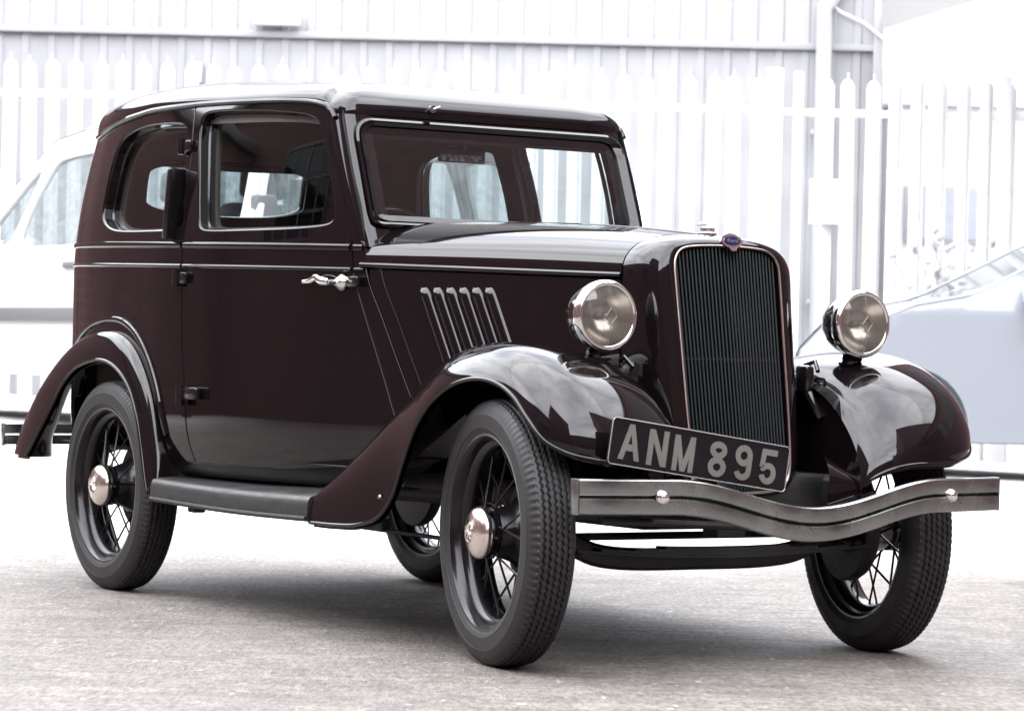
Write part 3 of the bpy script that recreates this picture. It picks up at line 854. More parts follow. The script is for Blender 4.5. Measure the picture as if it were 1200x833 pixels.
rwin_t = np.array([(t_of(y, z), z) for y, z in rwin])
rtop = ZR(0)
mbn = panel(rearP, [(-.995, .42), (0, .42), (.995, .42), (.995, ZR(0)), (.5, ZR(.5)), (0, ZR(1)), (-.5, ZR(.5)), (-.995, ZR(0))], [rwin_t], step=.03, edge=.012, flange=False)
mb = mbn[0]; rp_ = mb.build('rear_panel', 'paint', car, normals=mbn[1])
# thin strips closing the corners and the window's seal
P, N = rearP(*resample(rwin_t, .012).T); mb = MB(); mb.tube(P - N * .006, .011, 8, closed=True); mb.build('window_seal', 'paint2', rp_)
mbn = panel(rearP, grow(resample(rwin_t, .012), .004), flange=False, offset=.012, step=.05); mbn[0].build('rear_window', 'glass', rp_, normals=mbn[1])

def corner(z, c):
    """front corner from the side (c=0) to the windscreen face (c=1)"""
    xs = xf(z) - .058; ws = float(Wf(xs, z)); a = c * math.pi / 2
    return np.array([xs + .058 * math.sin(a), .418 + (ws - .418) * math.cos(a), z])
zc0 = float(Gz(1.155)) 
CC = np.linspace(0, 1, 13)
ring = [np.array([xf(1.411) + .006, y, 1.411]) for y in np.linspace(0, .418, 10)[:-1]]
ring += [corner(zA + .012 - .001 * c, c) for c in CC[::-1]]
xs_side = np.linspace(float(ring[-1][0]) - .02, -.35, 60)
ring += [np.array([x, float(Wf(x, Gz(x))) , float(Gz(x))]) for x in xs_side]
ring += [np.array([*bez(ZR(t) + .004, [t])[0], ZR(t) + .004]) for t in TT[1:]]
ring = np.array(ring)
def zs(x): return pch([-.5, -.3, -.1, .15, .4, .65, .85, 1.0, 1.1], [1.540, 1.562, 1.580, 1.586, 1.577, 1.551, 1.532, 1.518, 1.51], x)
UU = np.linspace(0, 1, 36) ** 2.2
def roof_rows(off=0.0, scale=1.0):
    rows = []
    for r in UU:
        row = []
        for p in ring:
            pw_ = 2.45 + .75 * float(np.clip((.6 - p[0]) / 1.0, 0, 1)); f = (1 - (1 - r) ** pw_) ** (1 / pw_)
            q_ = (p[0] - .35) / .85; tx = float(.35 + .62 * q_ / (1 + abs(q_) ** 3) ** (1 / 3)); hz = float(zs(tx)) - off
            q = p * [1, scale, 1]
            row.append((q[0] + (tx - q[0]) * r, q[1] * (1 - r), q[2] + (hz - q[2]) * f))
        rows.append(row)
    return np.array(rows)
rr = roof_rows()
mb = MB(); mb.grid(rr, flip=True); mb.grid(rr * [1, -1, 1])
mb.build('roof', 'paint', car, angle=70)
rr = roof_rows(.03, .955); rr[..., 0] = .4 + (rr[..., 0] - .4) * .965; rr = np.concatenate([rr[:1] - np.array([0, 0, .06]), rr])
mb = MB(); mb.grid(rr); mb.grid(rr * [1, -1, 1], flip=True)
mb.build('headlining', 'liner', car)
# A pillars
pil = np.array([[corner(z, c) for c in CC] for z in np.concatenate([np.linspace(1.04, zA, 16), [zA + .011]])])
for i, c in enumerate(CC): pil[-1, i] = corner(zA + .012 - .001 * c, c)
pil = np.concatenate([pil, pil[:, -1:] - np.array([.0, .03, 0])], 1)
mb = MB(); mb.grid(pil, flip=True)
both(mb, 'windscreen_pillar', 'paint', angle=60)
# header face over the windscreen
ys = np.linspace(-.42, .42, 31)
mb = MB(); mb.grid(np.array([[(xf(z) + .002, y, z) for y in ys] for z in (1.36, 1.385, 1.411)]), flip=True)
mb.grid(np.array([[(xf(1.36) + .002, y, 1.36) for y in ys], [(xf(1.36) - .05, y, 1.36) for y in ys]]))
mb.build('windscreen_header', 'paint', car)
# gutter
gl = [(x, z) for x, z in zip(np.linspace(-.36, 1.12, 60), Gz(np.linspace(-.36, 1.12, 60)))]
gl += [tuple(p) for p in sl((386, 123), (391, 129), (395, 137))]
mb = MB()
mb.tube([np.array([x, float(Wf(x, z)) + .006, z - .002]) for x, z in gl], .0075, 8)
both(mb, 'drip_rail', 'paint')

# belt mouldings
bl = sl((88.5, 310), (140, 311), (212, 312), (300, 313), (412, 316)); bu = sl((93, 287), (212, 288), (300, 288), (412, 290))
def zl(x): return np.polyval(np.polyfit(bl[:, 0], bl[:, 1], 1), x)
def zu(x): return np.polyval(np.polyfit(bu[:, 0], bu[:, 1], 1), x)
for seg_name, x0, x1 in (('quarter', None, None), ('door', None, None), ('cowl', None, None)):
    for fz, r, fl in ((zl, .006, (1.0, .8)), (zu, .011, (.9, .55))):
        mb = MB(); z_ = float(fz(.8))
        a, b = {'quarter': (-.35, float(DR(z_)) - .007), 'door': (float(DR(z_)) + .007, float(DF(z_)) - .007), 'cowl': (float(DF(z_)) + .007, float(SM(z_)) - .008)}[seg_name]
        xs = np.linspace(a, b, 50)
        path = [np.array([x, float(Wf(x, fz(x))), float(fz(x))]) for x in xs]
        if seg_name == 'quarter':
            tail = [np.array([*bez(float(fz(-.35)), [t])[0], float(fz(-.35))]) for t in TT[::-1]]
            path = tail[:-1] + path
        mb.tube(path, r, 10, flat=fl)
        both(mb, 'belt_moulding' if fz is zl else 'waist_moulding', 'paint')
    

# --- glass of the side windows, inner trim
for wn, ps in ((resample(dwin, .012), doors), (resample(qwin, .012), body)):
    mbn = panel(sideP, grow(wn, .004), flange=False, offset=.036, step=.08)
    for s, p in zip((True, False), ps):
        mbn[0].build('window_glass', 'glass', p, mirror=s, normals=mbn[1])
    # rubber channel round the pane
    mb = MB(); P, N = sideP(*grow(wn, -.006).T)
    mb.tube(P - N * .036, .006, 6, closed=True)
    for s, p in zip((True, False), ps): mb.build('window_seal', 'paint2', p, mirror=s)
trim_o = np.concatenate([[[1.22, .5]], np.stack([xf(np.linspace(1.02, 1.38, 10)) - .10, np.linspace(1.02, 1.38, 10)], 1), gut_line(1.10, -.30, -.02), [[-.30, .5]]])
both(panel(sideP, trim_o, [grow(resample(dwin, .012), -.014), grow(resample(qwin, .012), -.014)], offset=.056, flange=True, lip=.002, depth=.004, hlip=.004, hdepth=.012), 'door_trim', 'cloth')
# rear trim with the little back window left dark
mbn = panel(rearP, [(-.9, .5), (0, .5), (.9, .5), (.9, 1.35), (0, 1.35 if False else ZR(1) - .012), (-.9, 1.35)], [grow(resample(rwin_t, .012), -.012)], offset=.05, lip=.002, depth=.004, hlip=.004, hdepth=.012, step=.05)
mbn[0].build('rear_trim', 'cloth', car, normals=mbn[1])
# --- windscreen
def rrect(y0, y1, z0, z1, r, n=8):
    out = []
    for cy, cz, a0, rr_ in ((y1 - r, z0 + .6 * r, -90, .6 * r), (y1 - r, z1 - r, 0, r), (y0 + r, z1 - r, 90, r), (y0 + r, z0 + .6 * r, 180, .6 * r)):
        for k in range(n + 1):
            a = R(a0 + 90 * k / n); out.append((cy + (r if cz > 1.2 else r) * math.cos(a), cz + rr_ * math.sin(a)))
    return np.array(out)
def wsP(y, z, o=0.0):
    y = np.asarray(y, float); z = np.asarray(z, float)
    return np.stack([1.22 - .413 * (z - 1.394) + o + 0 * y, y, z], -1)
wo_ = rrect(-.447, .447, 1.088, 1.402, .055); wi_ = rrect(-.418, .418, 1.116, 1.382, .04)
for q_ in (wo_, wi_):
    lo_ = q_[:, 1] < 1.2; q_[lo_, 1] += .045 * (1 - (q_[lo_, 0] / .45) ** 2)
wo_ = resample(wo_, .02); wi_ = wi_
cen = wo_.mean(0)
def inset(P, d):
    return grow(P, -d) 
mb = MB()
wi_ = resample(wi_, .02); nn_ = 160
def same(P): 
    Q = np.concatenate([P, P[:1]]); s_ = np.concatenate([[0], np.cumsum(np.linalg.norm(np.diff(Q, axis=0), axis=1))]); u_ = np.linspace(0, s_[-1], nn_ + 1)[:-1]; return np.stack([np.interp(u_, s_, Q[:, k]) for k in range(2)], 1)
wo_, wi_ = same(wo_), same(wi_)
rowsf = [wsP(*wo_.T, -.01), wsP(*wo_.T, .012), wsP(*inset(wo_, .006).T, .017), wsP(*inset(wo_, .012).T, .012), wsP(*inset(wo_, .016).T, .010), wsP(*((wi_ * .5 + wo_ * .5)).T, .014), wsP(*wi_.T, .008), wsP(*wi_.T, -.006)]
mb.grid(np.array(rowsf), cv=True, flip=True)
ws = mb.build('windscreen_frame', 'paint', car, recalc=True)
mb = MB(); g_ = resample(wi_, .03)
gp = wsP(*grow(g_, .005).T, .001); mb.add(list(gp), [tuple(range(len(gp)))]); mb.build('windscreen_glass', 'screen', ws, smooth=False)
# wiper motor knob and arm on the header
mb = MB(); wp = onX(511, 128, 1.245)
wp[0] = xf(wp[2]) + .02
mb.tube([wp + [-.03, 0, 0], wp + [.008, 0, 0]], .011, 10); mb.tube([wp + [.004, 0, 0], wp + [.012, .02, .007]], .004, 8)
mb.build('wiper_spindle', 'dull', car)

# --- bonnet
XB0, XB1 = 1.336, 2.268
def b_w(x): return pch(_xb, _wb, x)
def b_zb(x): return .984 + (x - XB0) * (.953 - .984) / (XB1 - XB0)
def b_zt(x): return pch([XB0, 1.7, 2.0, XB1], [1.124, 1.111, 1.093, 1.070], x)
def b_sec(x, n=41, m=2.7):
    a = np.linspace(0, math.pi, n); c, s = np.cos(a), np.sin(a)
    w_, zb, zt = float(b_w(x)), float(b_zb(x)), float(b_zt(x))
    y = np.sign(c) * np.abs(c) ** (2 / m) * w_; z = zb + (zt - zb) * s ** (2 / m)
    return np.stack([np.full(n, x), y, z], -1)
a_n = 61
mb = MB(); bt = np.array([b_sec(x, a_n) for x in np.linspace(XB0, XB1, 40)]); mb.grid(bt)
# turned-down edges
e0 = bt[0].copy(); e0[:, 0] -= .001; e0[:, 1] *= .985; e0[:, 2] -= .012; mb.grid(np.array([e0, bt[0]]))
bonnet = mb.build('bonnet', 'paint', car, angle=50)
mb = MB()
for y0 in (0.0,):
    mb.tube([(x, y0, float(b_zt(x)) + .001) for x in np.linspace(XB0, XB1, 20)], .005, 8, flat=(.6, 1))
mb.build('bonnet_hinge', 'paint', bonnet)
# scuttle between bonnet and windscreen
sc = b_sec(XB0 - .008, a_n); sc2 = sc.copy(); sc2[:, 0] -= .09; sc2[:, 1] *= 1.03
mb = MB(); mb.grid(np.array([sc2, sc])); mb.build('scuttle', 'paint', car, angle=60)
# bonnet edge beads and sides
mb = MB()
mb.tube([(x, float(b_w(x)) + .001, float(b_zb(x)) + .006) for x in np.linspace(XB0, XB1, 40)], .0075, 10, flat=(1, .8))
both(mb, 'bonnet_moulding', 'paint', bonnet)
mb = MB(); rows = []
for z in np.linspace(.45, .953, 20):
    x0 = float(SM(z)) + GAP; xs = np.linspace(x0, XB1, 36)
    rows.append(np.stack([xs, Wf(xs, z), np.minimum(z, b_zb(xs) - .006) if z > .95 else np.full(36, z)], -1))
rows = np.array(rows); mb.grid(rows)
top = rows[-1].copy(); top[:, 2] = b_zb(top[:, 0]) - .005; mb.grid(np.array([rows[-1], top]))
edge_ = rows[:, 0].copy(); edge_[:, 1] -= .02; mb.grid(np.array([rows[:, 0], edge_]).transpose(1, 0, 2))
bsides = both(mb, 'bonnet_side', 'paint', angle=50)
# backing under the seams
for fx, in_, z0, z1, d0, d1 in ((SM, .014, .45, .99, -.05, .06), (DF, .017, .42, 1.42, -.04, .04), (DR, .017, .42, 1.46, -.04, .04)):
    mb = MB(); mb.grid(np.array([[(float(fx(q)) + d, float(Wf(fx(q), q)) - in_, q) for d in (d0, d1)] for q in np.linspace(z0, z1, 30)])); both(mb, 'seam_backing', 'dark')
# louvres
for k in range(6):
    tx, bx_ = 497 + 15.2 * k, 529 + 15.2 * k
    tp = np.array(spt(tx, 337)); bt_ = np.array(spt(bx_, 337 + 97))
    L = []
    n = 26
    for i in range(n):
        u = i / (n - 1); c = tp + (bt_ - tp) * u
        tap = min(1, math.sqrt(max(0, 1 - (1 - min(1, u / .09)) ** 2)))
        wd = .034 * (.65 + .35 * tap)
        row = []
        for j in range(12):
            v = j / 11
            h = .011 * tap * (math.sin(math.pi * min(1, v / .3) / 2) if v < .3 else max(0, 1 - ((v - .3) / .7) ** 2.2) ** .6)
            x = c[0] - wd * .5 + wd * v; P, N = sideP(x, c[1]); row.append(P + N * (h + .0006))
        L.append(row)
    mb = MB(); mb.grid(np.array(L), flip=True)
    for s, p in zip((True, False), bsides): mb.build('louvre', 'paint', p, mirror=s, angle=70)

# --- radiator shell and grille
def g_x(z): return 2.374 + (1.035 - z) * .168
def outer_ring(n=60):
    pts = [(.0, .40), (.14, .40), (.215, .43), (.232, .50)] + [(.236, z) for z in (.6, .7, .8, .9)] + [(.238, .953)]
    sec = b_sec(XB1 + .004, 41)[:21][:, 1:]
    P = np.concatenate([np.array(pts), sec[1:]])
    return resample(P, 1e9, False) if False else P
A_ = outer_ring()
B_ = np.array([(0, .425), (.09, .428), (.135, .445), (.152, .49)] + [(.155 + .009 * (z - .49) / .5, z) for z in (.6, .7, .8, .9, .96)] + [(.163, .99), (.157, 1.01), (.145, 1.025), (.125, 1.0335), (.09, 1.0375), (.05, 1.0395), (0, 1.0405)])
def arc(P, n): 
    s = np.concatenate([[0], np.cumsum(np.linalg.norm(np.diff(P, axis=0), axis=1))]); u = np.linspace(0, 1, n)
    return np.stack([np.interp(u * s[-1], s, P[:, k]) for k in range(2)], 1)
def keyed(P, iz, n1, n2):
    a = arc(P[:iz + 1], n1); b = arc(P[iz:], n2); return np.concatenate([a, b[1:]])
A2 = keyed(A_, 8, 40, 30); B2 = keyed(chaikin(B_, 2, False), int(np.argmin(np.abs(chaikin(B_, 2, False)[:, 1] - .95) + (chaikin(B_, 2, False)[:, 0] < .1))), 40, 30)
rows = []
for u in np.linspace(0, 1, 14):
    a = u * math.pi / 2
    yz = A2 + (B2 - A2) * (1 - math.cos(a)) ** 1.15
    xb_ = g_x(B2[:, 1]) + .006; x = XB1 + .004 + (xb_ - XB1 - .004) * math.sin(a) ** .9
    rows.append(np.stack([x, yz[:, 0], yz[:, 1]], -1))
inn = np.stack([g_x(B2[:, 1]) - .03, B2[:, 0] * .985, B2[:, 1] - .002], -1); rows.append(inn)
rows = np.array(rows)
mb = MB(); mb.grid(rows); mb.grid(rows * [1, -1, 1], flip=True)
shell = mb.build('radiator_shell', 'paint', car, angle=45)
Bc = np.concatenate([B2, (B2 * [-1, 1])[::-1][1:-1]])
mb = MB(); mb.tube([(g_x(z) + .006, y * .985, z - (.002 if z > 1 else 0)) for y, z in Bc], .0034, 8, closed=True)
mb.build('grille_surround', 'trim', shell)
def g_half(z): 
    m_ = B2[:, 1]; i = np.argsort(m_); return float(np.interp(z, m_[i], B2[i, 0]))
mb = MB(); nb = 30
for k in range(nb):
    y = -.155 + .31 * k / (nb - 1)
    zt = 1.0365 if abs(y) < .12 else 1.0365 - (abs(y) - .12) ** 2 * 14
    z0 = .43 if abs(y) < .13 else .47
    zs_ = np.linspace(z0, zt, 14)
    vx = .014 * (1 - abs(y) / .16)
    pth = [np.array([g_x(z) - .012 + vx, y * (1 - .06 * (1.03 - z) / .6), z]) for z in zs_]
    mb.tube(pth, .0034, 6, flat=(.55, 1.9) if False else (1, 1))
    fin = [np.array([p + [-.0, 0, 0], p + [-.02, 0, 0]]) for p in pth]; mb.grid(np.array(fin))
mb.build('grille_bars', 'slat', shell)
mb = MB()
for k in range(nb - 1):
    y = -.15 + .31 * k / (nb - 1)
    vx = .014 * (1 - abs(y) / .16)
    mb.box((g_x(.755) - .014 + vx, y * .97, .755), (.003, .004, .003))
mb.build('grille_clips', 'trim', shell)
mb = MB(); mb.grid(np.array([[(g_x(z) - .035, y, z) for y in (-.165, .165)] for z in (.41, 1.035)])); mb.build('radiator_core', 'dark', shell)
# badge
bd = empty('badge', (2.404, 0, 1.050), 0, parent=car)
bt_rot = Matrix.Rotation(R(-22), 4, 'Y')
mb = MB()
out = [(math.copysign(abs(math.cos(a)) ** 1.25, math.cos(a)) * .034, math.copysign(abs(math.sin(a)) ** 1.25, math.sin(a)) * .021 - (.006 if math.sin(a) < -.9 else 0)) for a in np.linspace(0, 2 * math.pi, 40, endpoint=False)]
mb.extrude(out, -.004, .002, lambda a, b, d: bt_rot @ Vector((d, a, b)))
mb.build('badge_plate', 'chrome', bd, recalc=True)
mb = MB(); out = [(math.cos(a) * .025, math.sin(a) * .0125) for a in np.linspace(0, 2 * math.pi, 40, endpoint=False)]
mb.extrude(out, .0, .0035, lambda a, b, d: bt_rot @ Vector((d, a, b))); mb.build('badge_oval', 'blue', bd, recalc=True)
def text_mesh(s, size, name, m, parent, mtx, shear=0.0, ext=.0006, off=0.0):
    c = bpy.data.curves.new(name, 'FONT'); c.body = s; c.size = size; c.shear = shear; c.extrude = ext; c.offset = off
    c.align_x = 'CENTER'; c.align_y = 'CENTER'; c.resolution_u = 4
    to = bpy.data.objects.new('tmp', c); col.objects.link(to)
    dg = bpy.context.evaluated_depsgraph_get(); me = bpy.data.meshes.new_from_object(to.evaluated_get(dg))
    bpy.data.objects.remove(to); me.transform(mtx); me.materials.clear(); me.materials.append(M[m])
    o = bpy.data.objects.new(name, me); col.objects.link(o); o.parent = parent; return o
FR = Matrix(((0, 0, 1, 0), (1, 0, 0, 0), (0, 1, 0, 0), (0, 0, 0, 1)))     # text x->y, y->z, z->x
text_mesh('Ford', .0175, 'badge_lettering', 'chrome', bd, bt_rot @ Matrix.Translation((.0042, 0, 0)) @ FR, shear=.35)
# radiator cap with small winged mascot
mb = MB(); mb.lathe([(0.0, .022), (.012, .021), (.018, .018), (.019, .008), (.024, .005), (.024, 0)], 24, 'z', Matrix.Translation((2.30, 0, 1.068)), flip=True)
mb.tube([(2.32, 0, 1.092), (2.305, 0, 1.095), (2.28, 0, 1.098), (2.255, 0, 1.094)], [.002, .006, .006, .002], 10)
M['mascot'] = mat('mascot_chrome', (.9, .9, .9), rough=.12, metal=1)
mb.build('radiator_cap', 'mascot', car)

# --- front wings
def quarter(A, B, n, p=2.25):
    """curve from lip A (steep) over to crown B (flat)"""
    out = []
    tm = R(76); sm, cm = math.sin(tm) ** (2 / p), 1 - math.cos(tm) ** (2 / p)
    for t in np.linspace(tm, 0, n):
        s = math.sin(t) ** (2 / p) / sm if t > 0 else 0.0; c = (1 - math.cos(t) ** (2 / p)) / cm
        out.append((B[0] + (A[0] - B[0]) * c, B[1] + (A[1] - B[1]) * s, B[2] + (A[2] - B[2]) * c))
    return out
def wing(rows, n1=16, n2=12, nr=110, p=2.25):
    L = natural([r[0] for r in rows], nr); C = natural([r[1] for r in rows], nr); I = natural([r[2] for r in rows], nr)
    P = []
    for a, b, c in zip(L, C, I):
        P.append(quarter(a, b, n1, p) + quarter(c, b, n2, 2.0)[::-1][1:])
    return np.array(P)
fw_rows = [
 ((1.425, .655, .295), (1.425, .640, .365), (1.425, .50, .372)),
 ((1.56, .658, .297), (1.54, .615, .438), (1.54, .48, .435)),
 ((1.70, .66, .306), (1.65, .60, .511), (1.65, .46, .50)),
 ((1.81, .66, .333), (1.76, .588, .585), (1.76, .435, .57)),
 ((1.88, .66, .390), (1.85, .578, .645), (1.85, .41, .625)),
 ((1.93, .66, .475), (1.93, .568, .697), (1.93, .38, .67)),
 ((1.985, .66, .56), (2.01, .558, .739), (2.01, .36, .705)),
 ((2.055, .66, .625), (2.10, .548, .771), (2.10, .335, .73)),
 ((2.16, .66, .675), (2.20, .54, .784), (2.20, .315, .735)),
 ((2.27, .66, .694), (2.30, .535, .783), (2.30, .30, .725)),
 ((2.37, .66, .686), (2.40, .53, .768), (2.39, .29, .70)),
 ((2.45, .66, .655), (2.49, .525, .735), (2.47, .285, .66)),
 ((2.515, .659, .605), (2.57, .52, .685), (2.54, .28, .605)),
 ((2.570, .645, .555), (2.625, .505, .620), (2.59, .275, .545)),
 ((2.615, .605, .527), (2.655, .47, .555), (2.615, .27, .49)),
 ((2.645, .545, .513), (2.660, .43, .505), (2.62, .265, .45))]
fwg = wing(fw_rows)
def wing_obj(P, name, bead_r=.0055):
    mb = MB(); mb.grid(P, flip=True)
    lip = P[:, 0]; mb.tube(lip, bead_r, 8)
    mb.tube(P[-1], bead_r, 8)
    Q = P.copy(); cen_ = np.array([0, -.012, -.012]); Q = Q + cen_
    mb.grid(Q)
    return mb
fwings = both(wing_obj(fwg, 'front_wing'), 'front_wing', 'paint', angle=55)
# inner valance from the wing's inner edge down to the frame
I = fwg[:, -1]; dn = I.copy(); dn[:, 1] = np.minimum(dn[:, 1], .30); dn[:, 2] = .40; mid_ = (I + dn) / 2; mid_[:, 1] -= .01
mb = MB(); mb.grid(np.array([I, mid_, dn]), flip=True); both(mb, 'wing_valance', 'paint', angle=60)
# front apron tongue beside the radiator
mb = MB(); P = []
for u in np.linspace(0, 1, 10):
    a = np.array([2.50 + .02 * u, .20 + .075 * u, .545 - .085 * u]); b = np.array([2.61, .16 + .14 * u, .40 + .035 * u])
    P.append([a + (b - a) * v + np.array([.03 * math.sin(math.pi * v), 0, .02 * math.sin(math.pi * v)]) for v in np.linspace(0, 1, 10)])
mb.grid(np.array(P)); mb.tube([p[-1] for p in P], .005, 8); mb.tube(P[-1], .004, 8)
both(mb, 'front_apron', 'paint', recalc=True)

# --- rear wings
rw_rows = [
 ((-.505, .682, .392), (-.69, .60, .392), (-.74, .46, .392)),
 ((-.46, .678, .435), (-.665, .60, .445), (-.715, .47, .45)),
 ((-.40, .670, .500), (-.60, .60, .52), (-.64, .48, .52)),
 ((-.34, .66, .568), (-.52, .598, .60), (-.55, .49, .60)),
 ((-.27, .66, .630), (-.42, .595, .67), (-.44, .50, .67)),
 ((-.18, .66, .678), (-.29, .59, .74), (-.30, .505, .735)),
 ((-.07, .66, .703), (-.16, .588, .783), (-.16, .505, .778)),
 ((.02, .66, .710), (-.03, .585, .800), (-.03, .505, .793)),
 ((.10, .66, .700), (.09, .583, .795), (.09, .505, .788)),
 ((.18, .66, .670), (.19, .583, .758), (.19, .505, .75)),
 ((.25, .66, .620), (.275, .583, .69), (.28, .505, .685)),
 ((.30, .66, .550), (.335, .583, .61), (.345, .505, .605)),
 ((.335, .66, .470), (.375, .585, .52), (.39, .505, .52)),
 ((.365, .66, .380), (.41, .59, .42), (.43, .505, .42)),
 ((.39, .66, .318), (.425, .60, .35), (.445, .505, .355))]
rw_rows = [(a, (b[0], b[1] + .036, b[2]), (c[0], c[1] + .045, c[2])) for a, b, c in rw_rows]
rwg = wing(rw_rows)
both(wing_obj(rwg, 'rear_wing'), 'rear_wing', 'paint', angle=55)
# bead where wing meets body
mb = MB(); C_ = natural([r[1] for r in rw_rows], 80)[14:72]
pth = []
for p in C_:
    q = np.array([p[0], 0, p[2]]); c0 = np.array([0, 0, .33]); d = q - c0; d[1] = 0; q = c0 + d * 1.075
    pth.append(np.array([q[0], float(Wf(max(q[0], -.36), q[2])) + .003, q[2]]))
mb.tube(pth, .009, 8, flat=(1, .8)); both(mb, 'wing_bead', 'paint')

# --- running boards and sills
mb = MB(); P = []
for x in np.linspace(.415, 1.418, 40):
    sag = .006 * math.sin(math.pi * (x - .415) / 1.0)
    prof = [(.45, .380), (.52, .374), (.60, .369), (.640, .366), (.652, .361), (.658, .350), (.660, .335), (.660, .302), (.656, .296), (.645, .296), (.642, .34), (.45, .34)]
    P.append([(x, y, z - sag) for y, z in prof])
P = np.array(P); mb.grid(P, flip=True)
mb.add(list(P[0]), [tuple(range(12))]); mb.add(list(P[-1]), [tuple(range(12))[::-1]])
rbs = both(mb, 'running_board', 'mat_rubber', angle=45)
mb = MB()
mb.tube([(x, .661, .305 - .006 * math.sin(math.pi * (x - .415))) for x in np.linspace(.42, 1.412, 30)], .006, 8)
for s, p in zip((True, False), rbs): mb.build('edge_strip', 'trim' if False else 'mat_rubber', p, mirror=s)
mb = MB(); P = []
for x in np.linspace(.2, 1.75, 40):
    w_ = float(Wf(x, .42)); P.append([(x, w_ - .002 * k * k, z) for k, z in enumerate((.45, .425, .405, .39, .378))])
mb.grid(np.array(P)); both(mb, 'sill', 'paint2')

# --- headlamps
def headlamp(sgn):
    e = empty('headlamp', (2.442, sgn * .393, .853), R(1.5) * sgn * 0, parent=car)
    e.scale = (.91, .91, .91)
    mb = MB(); mb.lathe([(0.0, -.135), (.02, -.134), (.045, -.125), (.066, -.105), (.081, -.075), (.088, -.045), (.090, -.025)], 40, 'x', flip=True)
    mb.build('lamp_bowl', 'paint', e, angle=60)
    mb = MB(); mb.lathe([(.090, -.030), (.0955, -.026), (.0965, -.012), (.095, .0), (.090, .007), (.084, .008), (.080, .004)], 48, 'x', flip=True)
    mb.build('lamp_rim', 'chrome', e, angle=60)
    mb = MB(); mb.lathe([(.082, 0.0), (.07, -.03), (.05, -.058), (.02, -.075), (.001, -.078)], 40, 'x', flip=False); mb.build('reflector', 'silver', e)
    mb = MB(); mb.lathe([(.083, .004), (.07, .010), (.05, .0155), (.025, .019), (.0005, .020)], 40, 'x', flip=True)
    ln = mb.build('lens', 'lens', e)
    mb = MB()
    d = .017
    mb.tube([(.021, d, 0), (.021, 0, d * 1.25), (.021, -d, 0), (.021, 0, -d * 1.25)], .0012, 6, closed=True)
    mb.tube([(.019, 0, d * 1.25), (.014, .002, .05), (.008, 0, .078)], .0008, 6); mb.tube([(.019, 0, -d * 1.25), (.014, .001, -.05), (.008, -.002, -.078)], .0008, 6)
    mb.build('lens_ridge', M['lens_ridge'], ln)
    mb = MB(); mb.tube([(-.05, 0, 0), (-.025, 0, 0)], .011, 12); mb.lathe([(0, .0), (.007, -.003), (.012, -.014), (.010, -.025)], 16, 'x', flip=True); mb.build('bulb', 'silver', e)
    mb = MB()
    mb.tube([(-.055, 0, -.085), (-.058, 0, -.10), (-.062, 0, -.125)], [.022, .018, .026], 16)
    mb.tube([(-.045, .03, -.098), (-.045, -.03, -.098)], .008, 8)
    mb.tube([(-.045, .045, -.113), (-.06, .0, -.118), (-.05, -.04, -.112)], .005, 8)
    mb.lathe([(0, -.118), (.03, -.122), (.04, -.132), (.042, -.15)], 24, 'z', Matrix.Translation((-.062, 0, 0)))
    mb.build('lamp_post', 'paint2', e)
M['lens_ridge'] = mat('lens_ridge', (.22, .21, .20), rough=.15, spec=.5)
headlamp(-1); headlamp(1)

# --- front bumper
def bump_path(y):
    y = abs(y); z = .4315 - .066 * (0.5 + 0.5 * math.cos(math.pi * min(1, y / .40))); x = 2.775 - .075 * (y / .632) ** 2.6
    return x, z
def bumper_bar(dz0, dz1):
    P = []
    for y in np.linspace(-.632, .632, 120):
        x, z = bump_path(y)
        prof = [(-.010, dz0), (.001, dz0 + .001), (.0045, dz0 + .004), (.0052, (dz0 + dz1) / 2), (.0045, dz1 - .004), (.001, dz1 - .001), (-.010, dz1)]
        P.append([(x + a, y, z + b) for a, b in prof])
    return np.array(P)
mb = MB()
for q in (bumper_bar(-.042, -.0015), bumper_bar(.0015, .042)):
    mb.grid(q, cv=True)
    for s in (0, -1): mb.add(list(q[s]), [tuple(range(7)) if s else tuple(range(7))[::-1]])
fb = mb.build('front_bumper', 'dull', car, recalc=True)
mb = MB(); q = bumper_bar(-.006, .006) - [.009, 0, 0]; mb.grid(q, cv=True); mb.build('bumper_groove', 'dark', fb)
mb = MB()
for s in (1, -1):
    mb.box((2.775 - .075 - .012, s * .634, .4315), (.03, .006, .084), .002)
mb.build('bumper_end', 'dull', fb)
for s in (1, -1):
    x, z = bump_path(.4335)
    mb = MB(); mb.lathe([(0, .018), (.008, .017), (.014, .012), (.017, .004), (.018, 0)], 20, 'x', Matrix.Translation((x + .004, s * .4335, z)), flip=True); mb.build('bumper_bolt', 'chrome', fb)
    mb = MB(); mb.tube([(x - .01, s * .4335, z), (2.6, s * .36, .40), (2.42, s * .30, .40)], .014, 8, flat=(1.6, .6)); mb.build('bumper_iron', 'iron', fb)
# rear bumper
mb = MB()
for dz in (-.018, .018):
    P = []
    for y in np.linspace(-.645, .645, 60):
        x = -.855 + .055 * (abs(y) / .645) ** 2.5
        P.append([(x + a, y, .452 + dz + b) for a, b in ((.01, -.016), (-.004, -.015), (-.008, 0), (-.004, .015), (.01, .016))])
    mb.grid(np.array(P), cv=True)
mb.box((-.795, -.647, .452), (.022, .008, .076), .002); mb.box((-.795, .647, .452), (.022, .008, .076), .002)
mb.tube([(-.84, .3, .45), (-.5, .28, .42)], .014, 8); mb.tube([(-.84, -.3, .45), (-.5, -.28, .42)], .014, 8)
mb.build('rear_bumper', M['dull'], car, recalc=True)
mb = MB(); mb.tube([(-.62 + .0, -.40, .40), (-.68, -.40, .36), (-.66, -.40, .30), (-.58, -.40, .28)], .013, 10); mb.build('exhaust_pipe', 'dull', car)

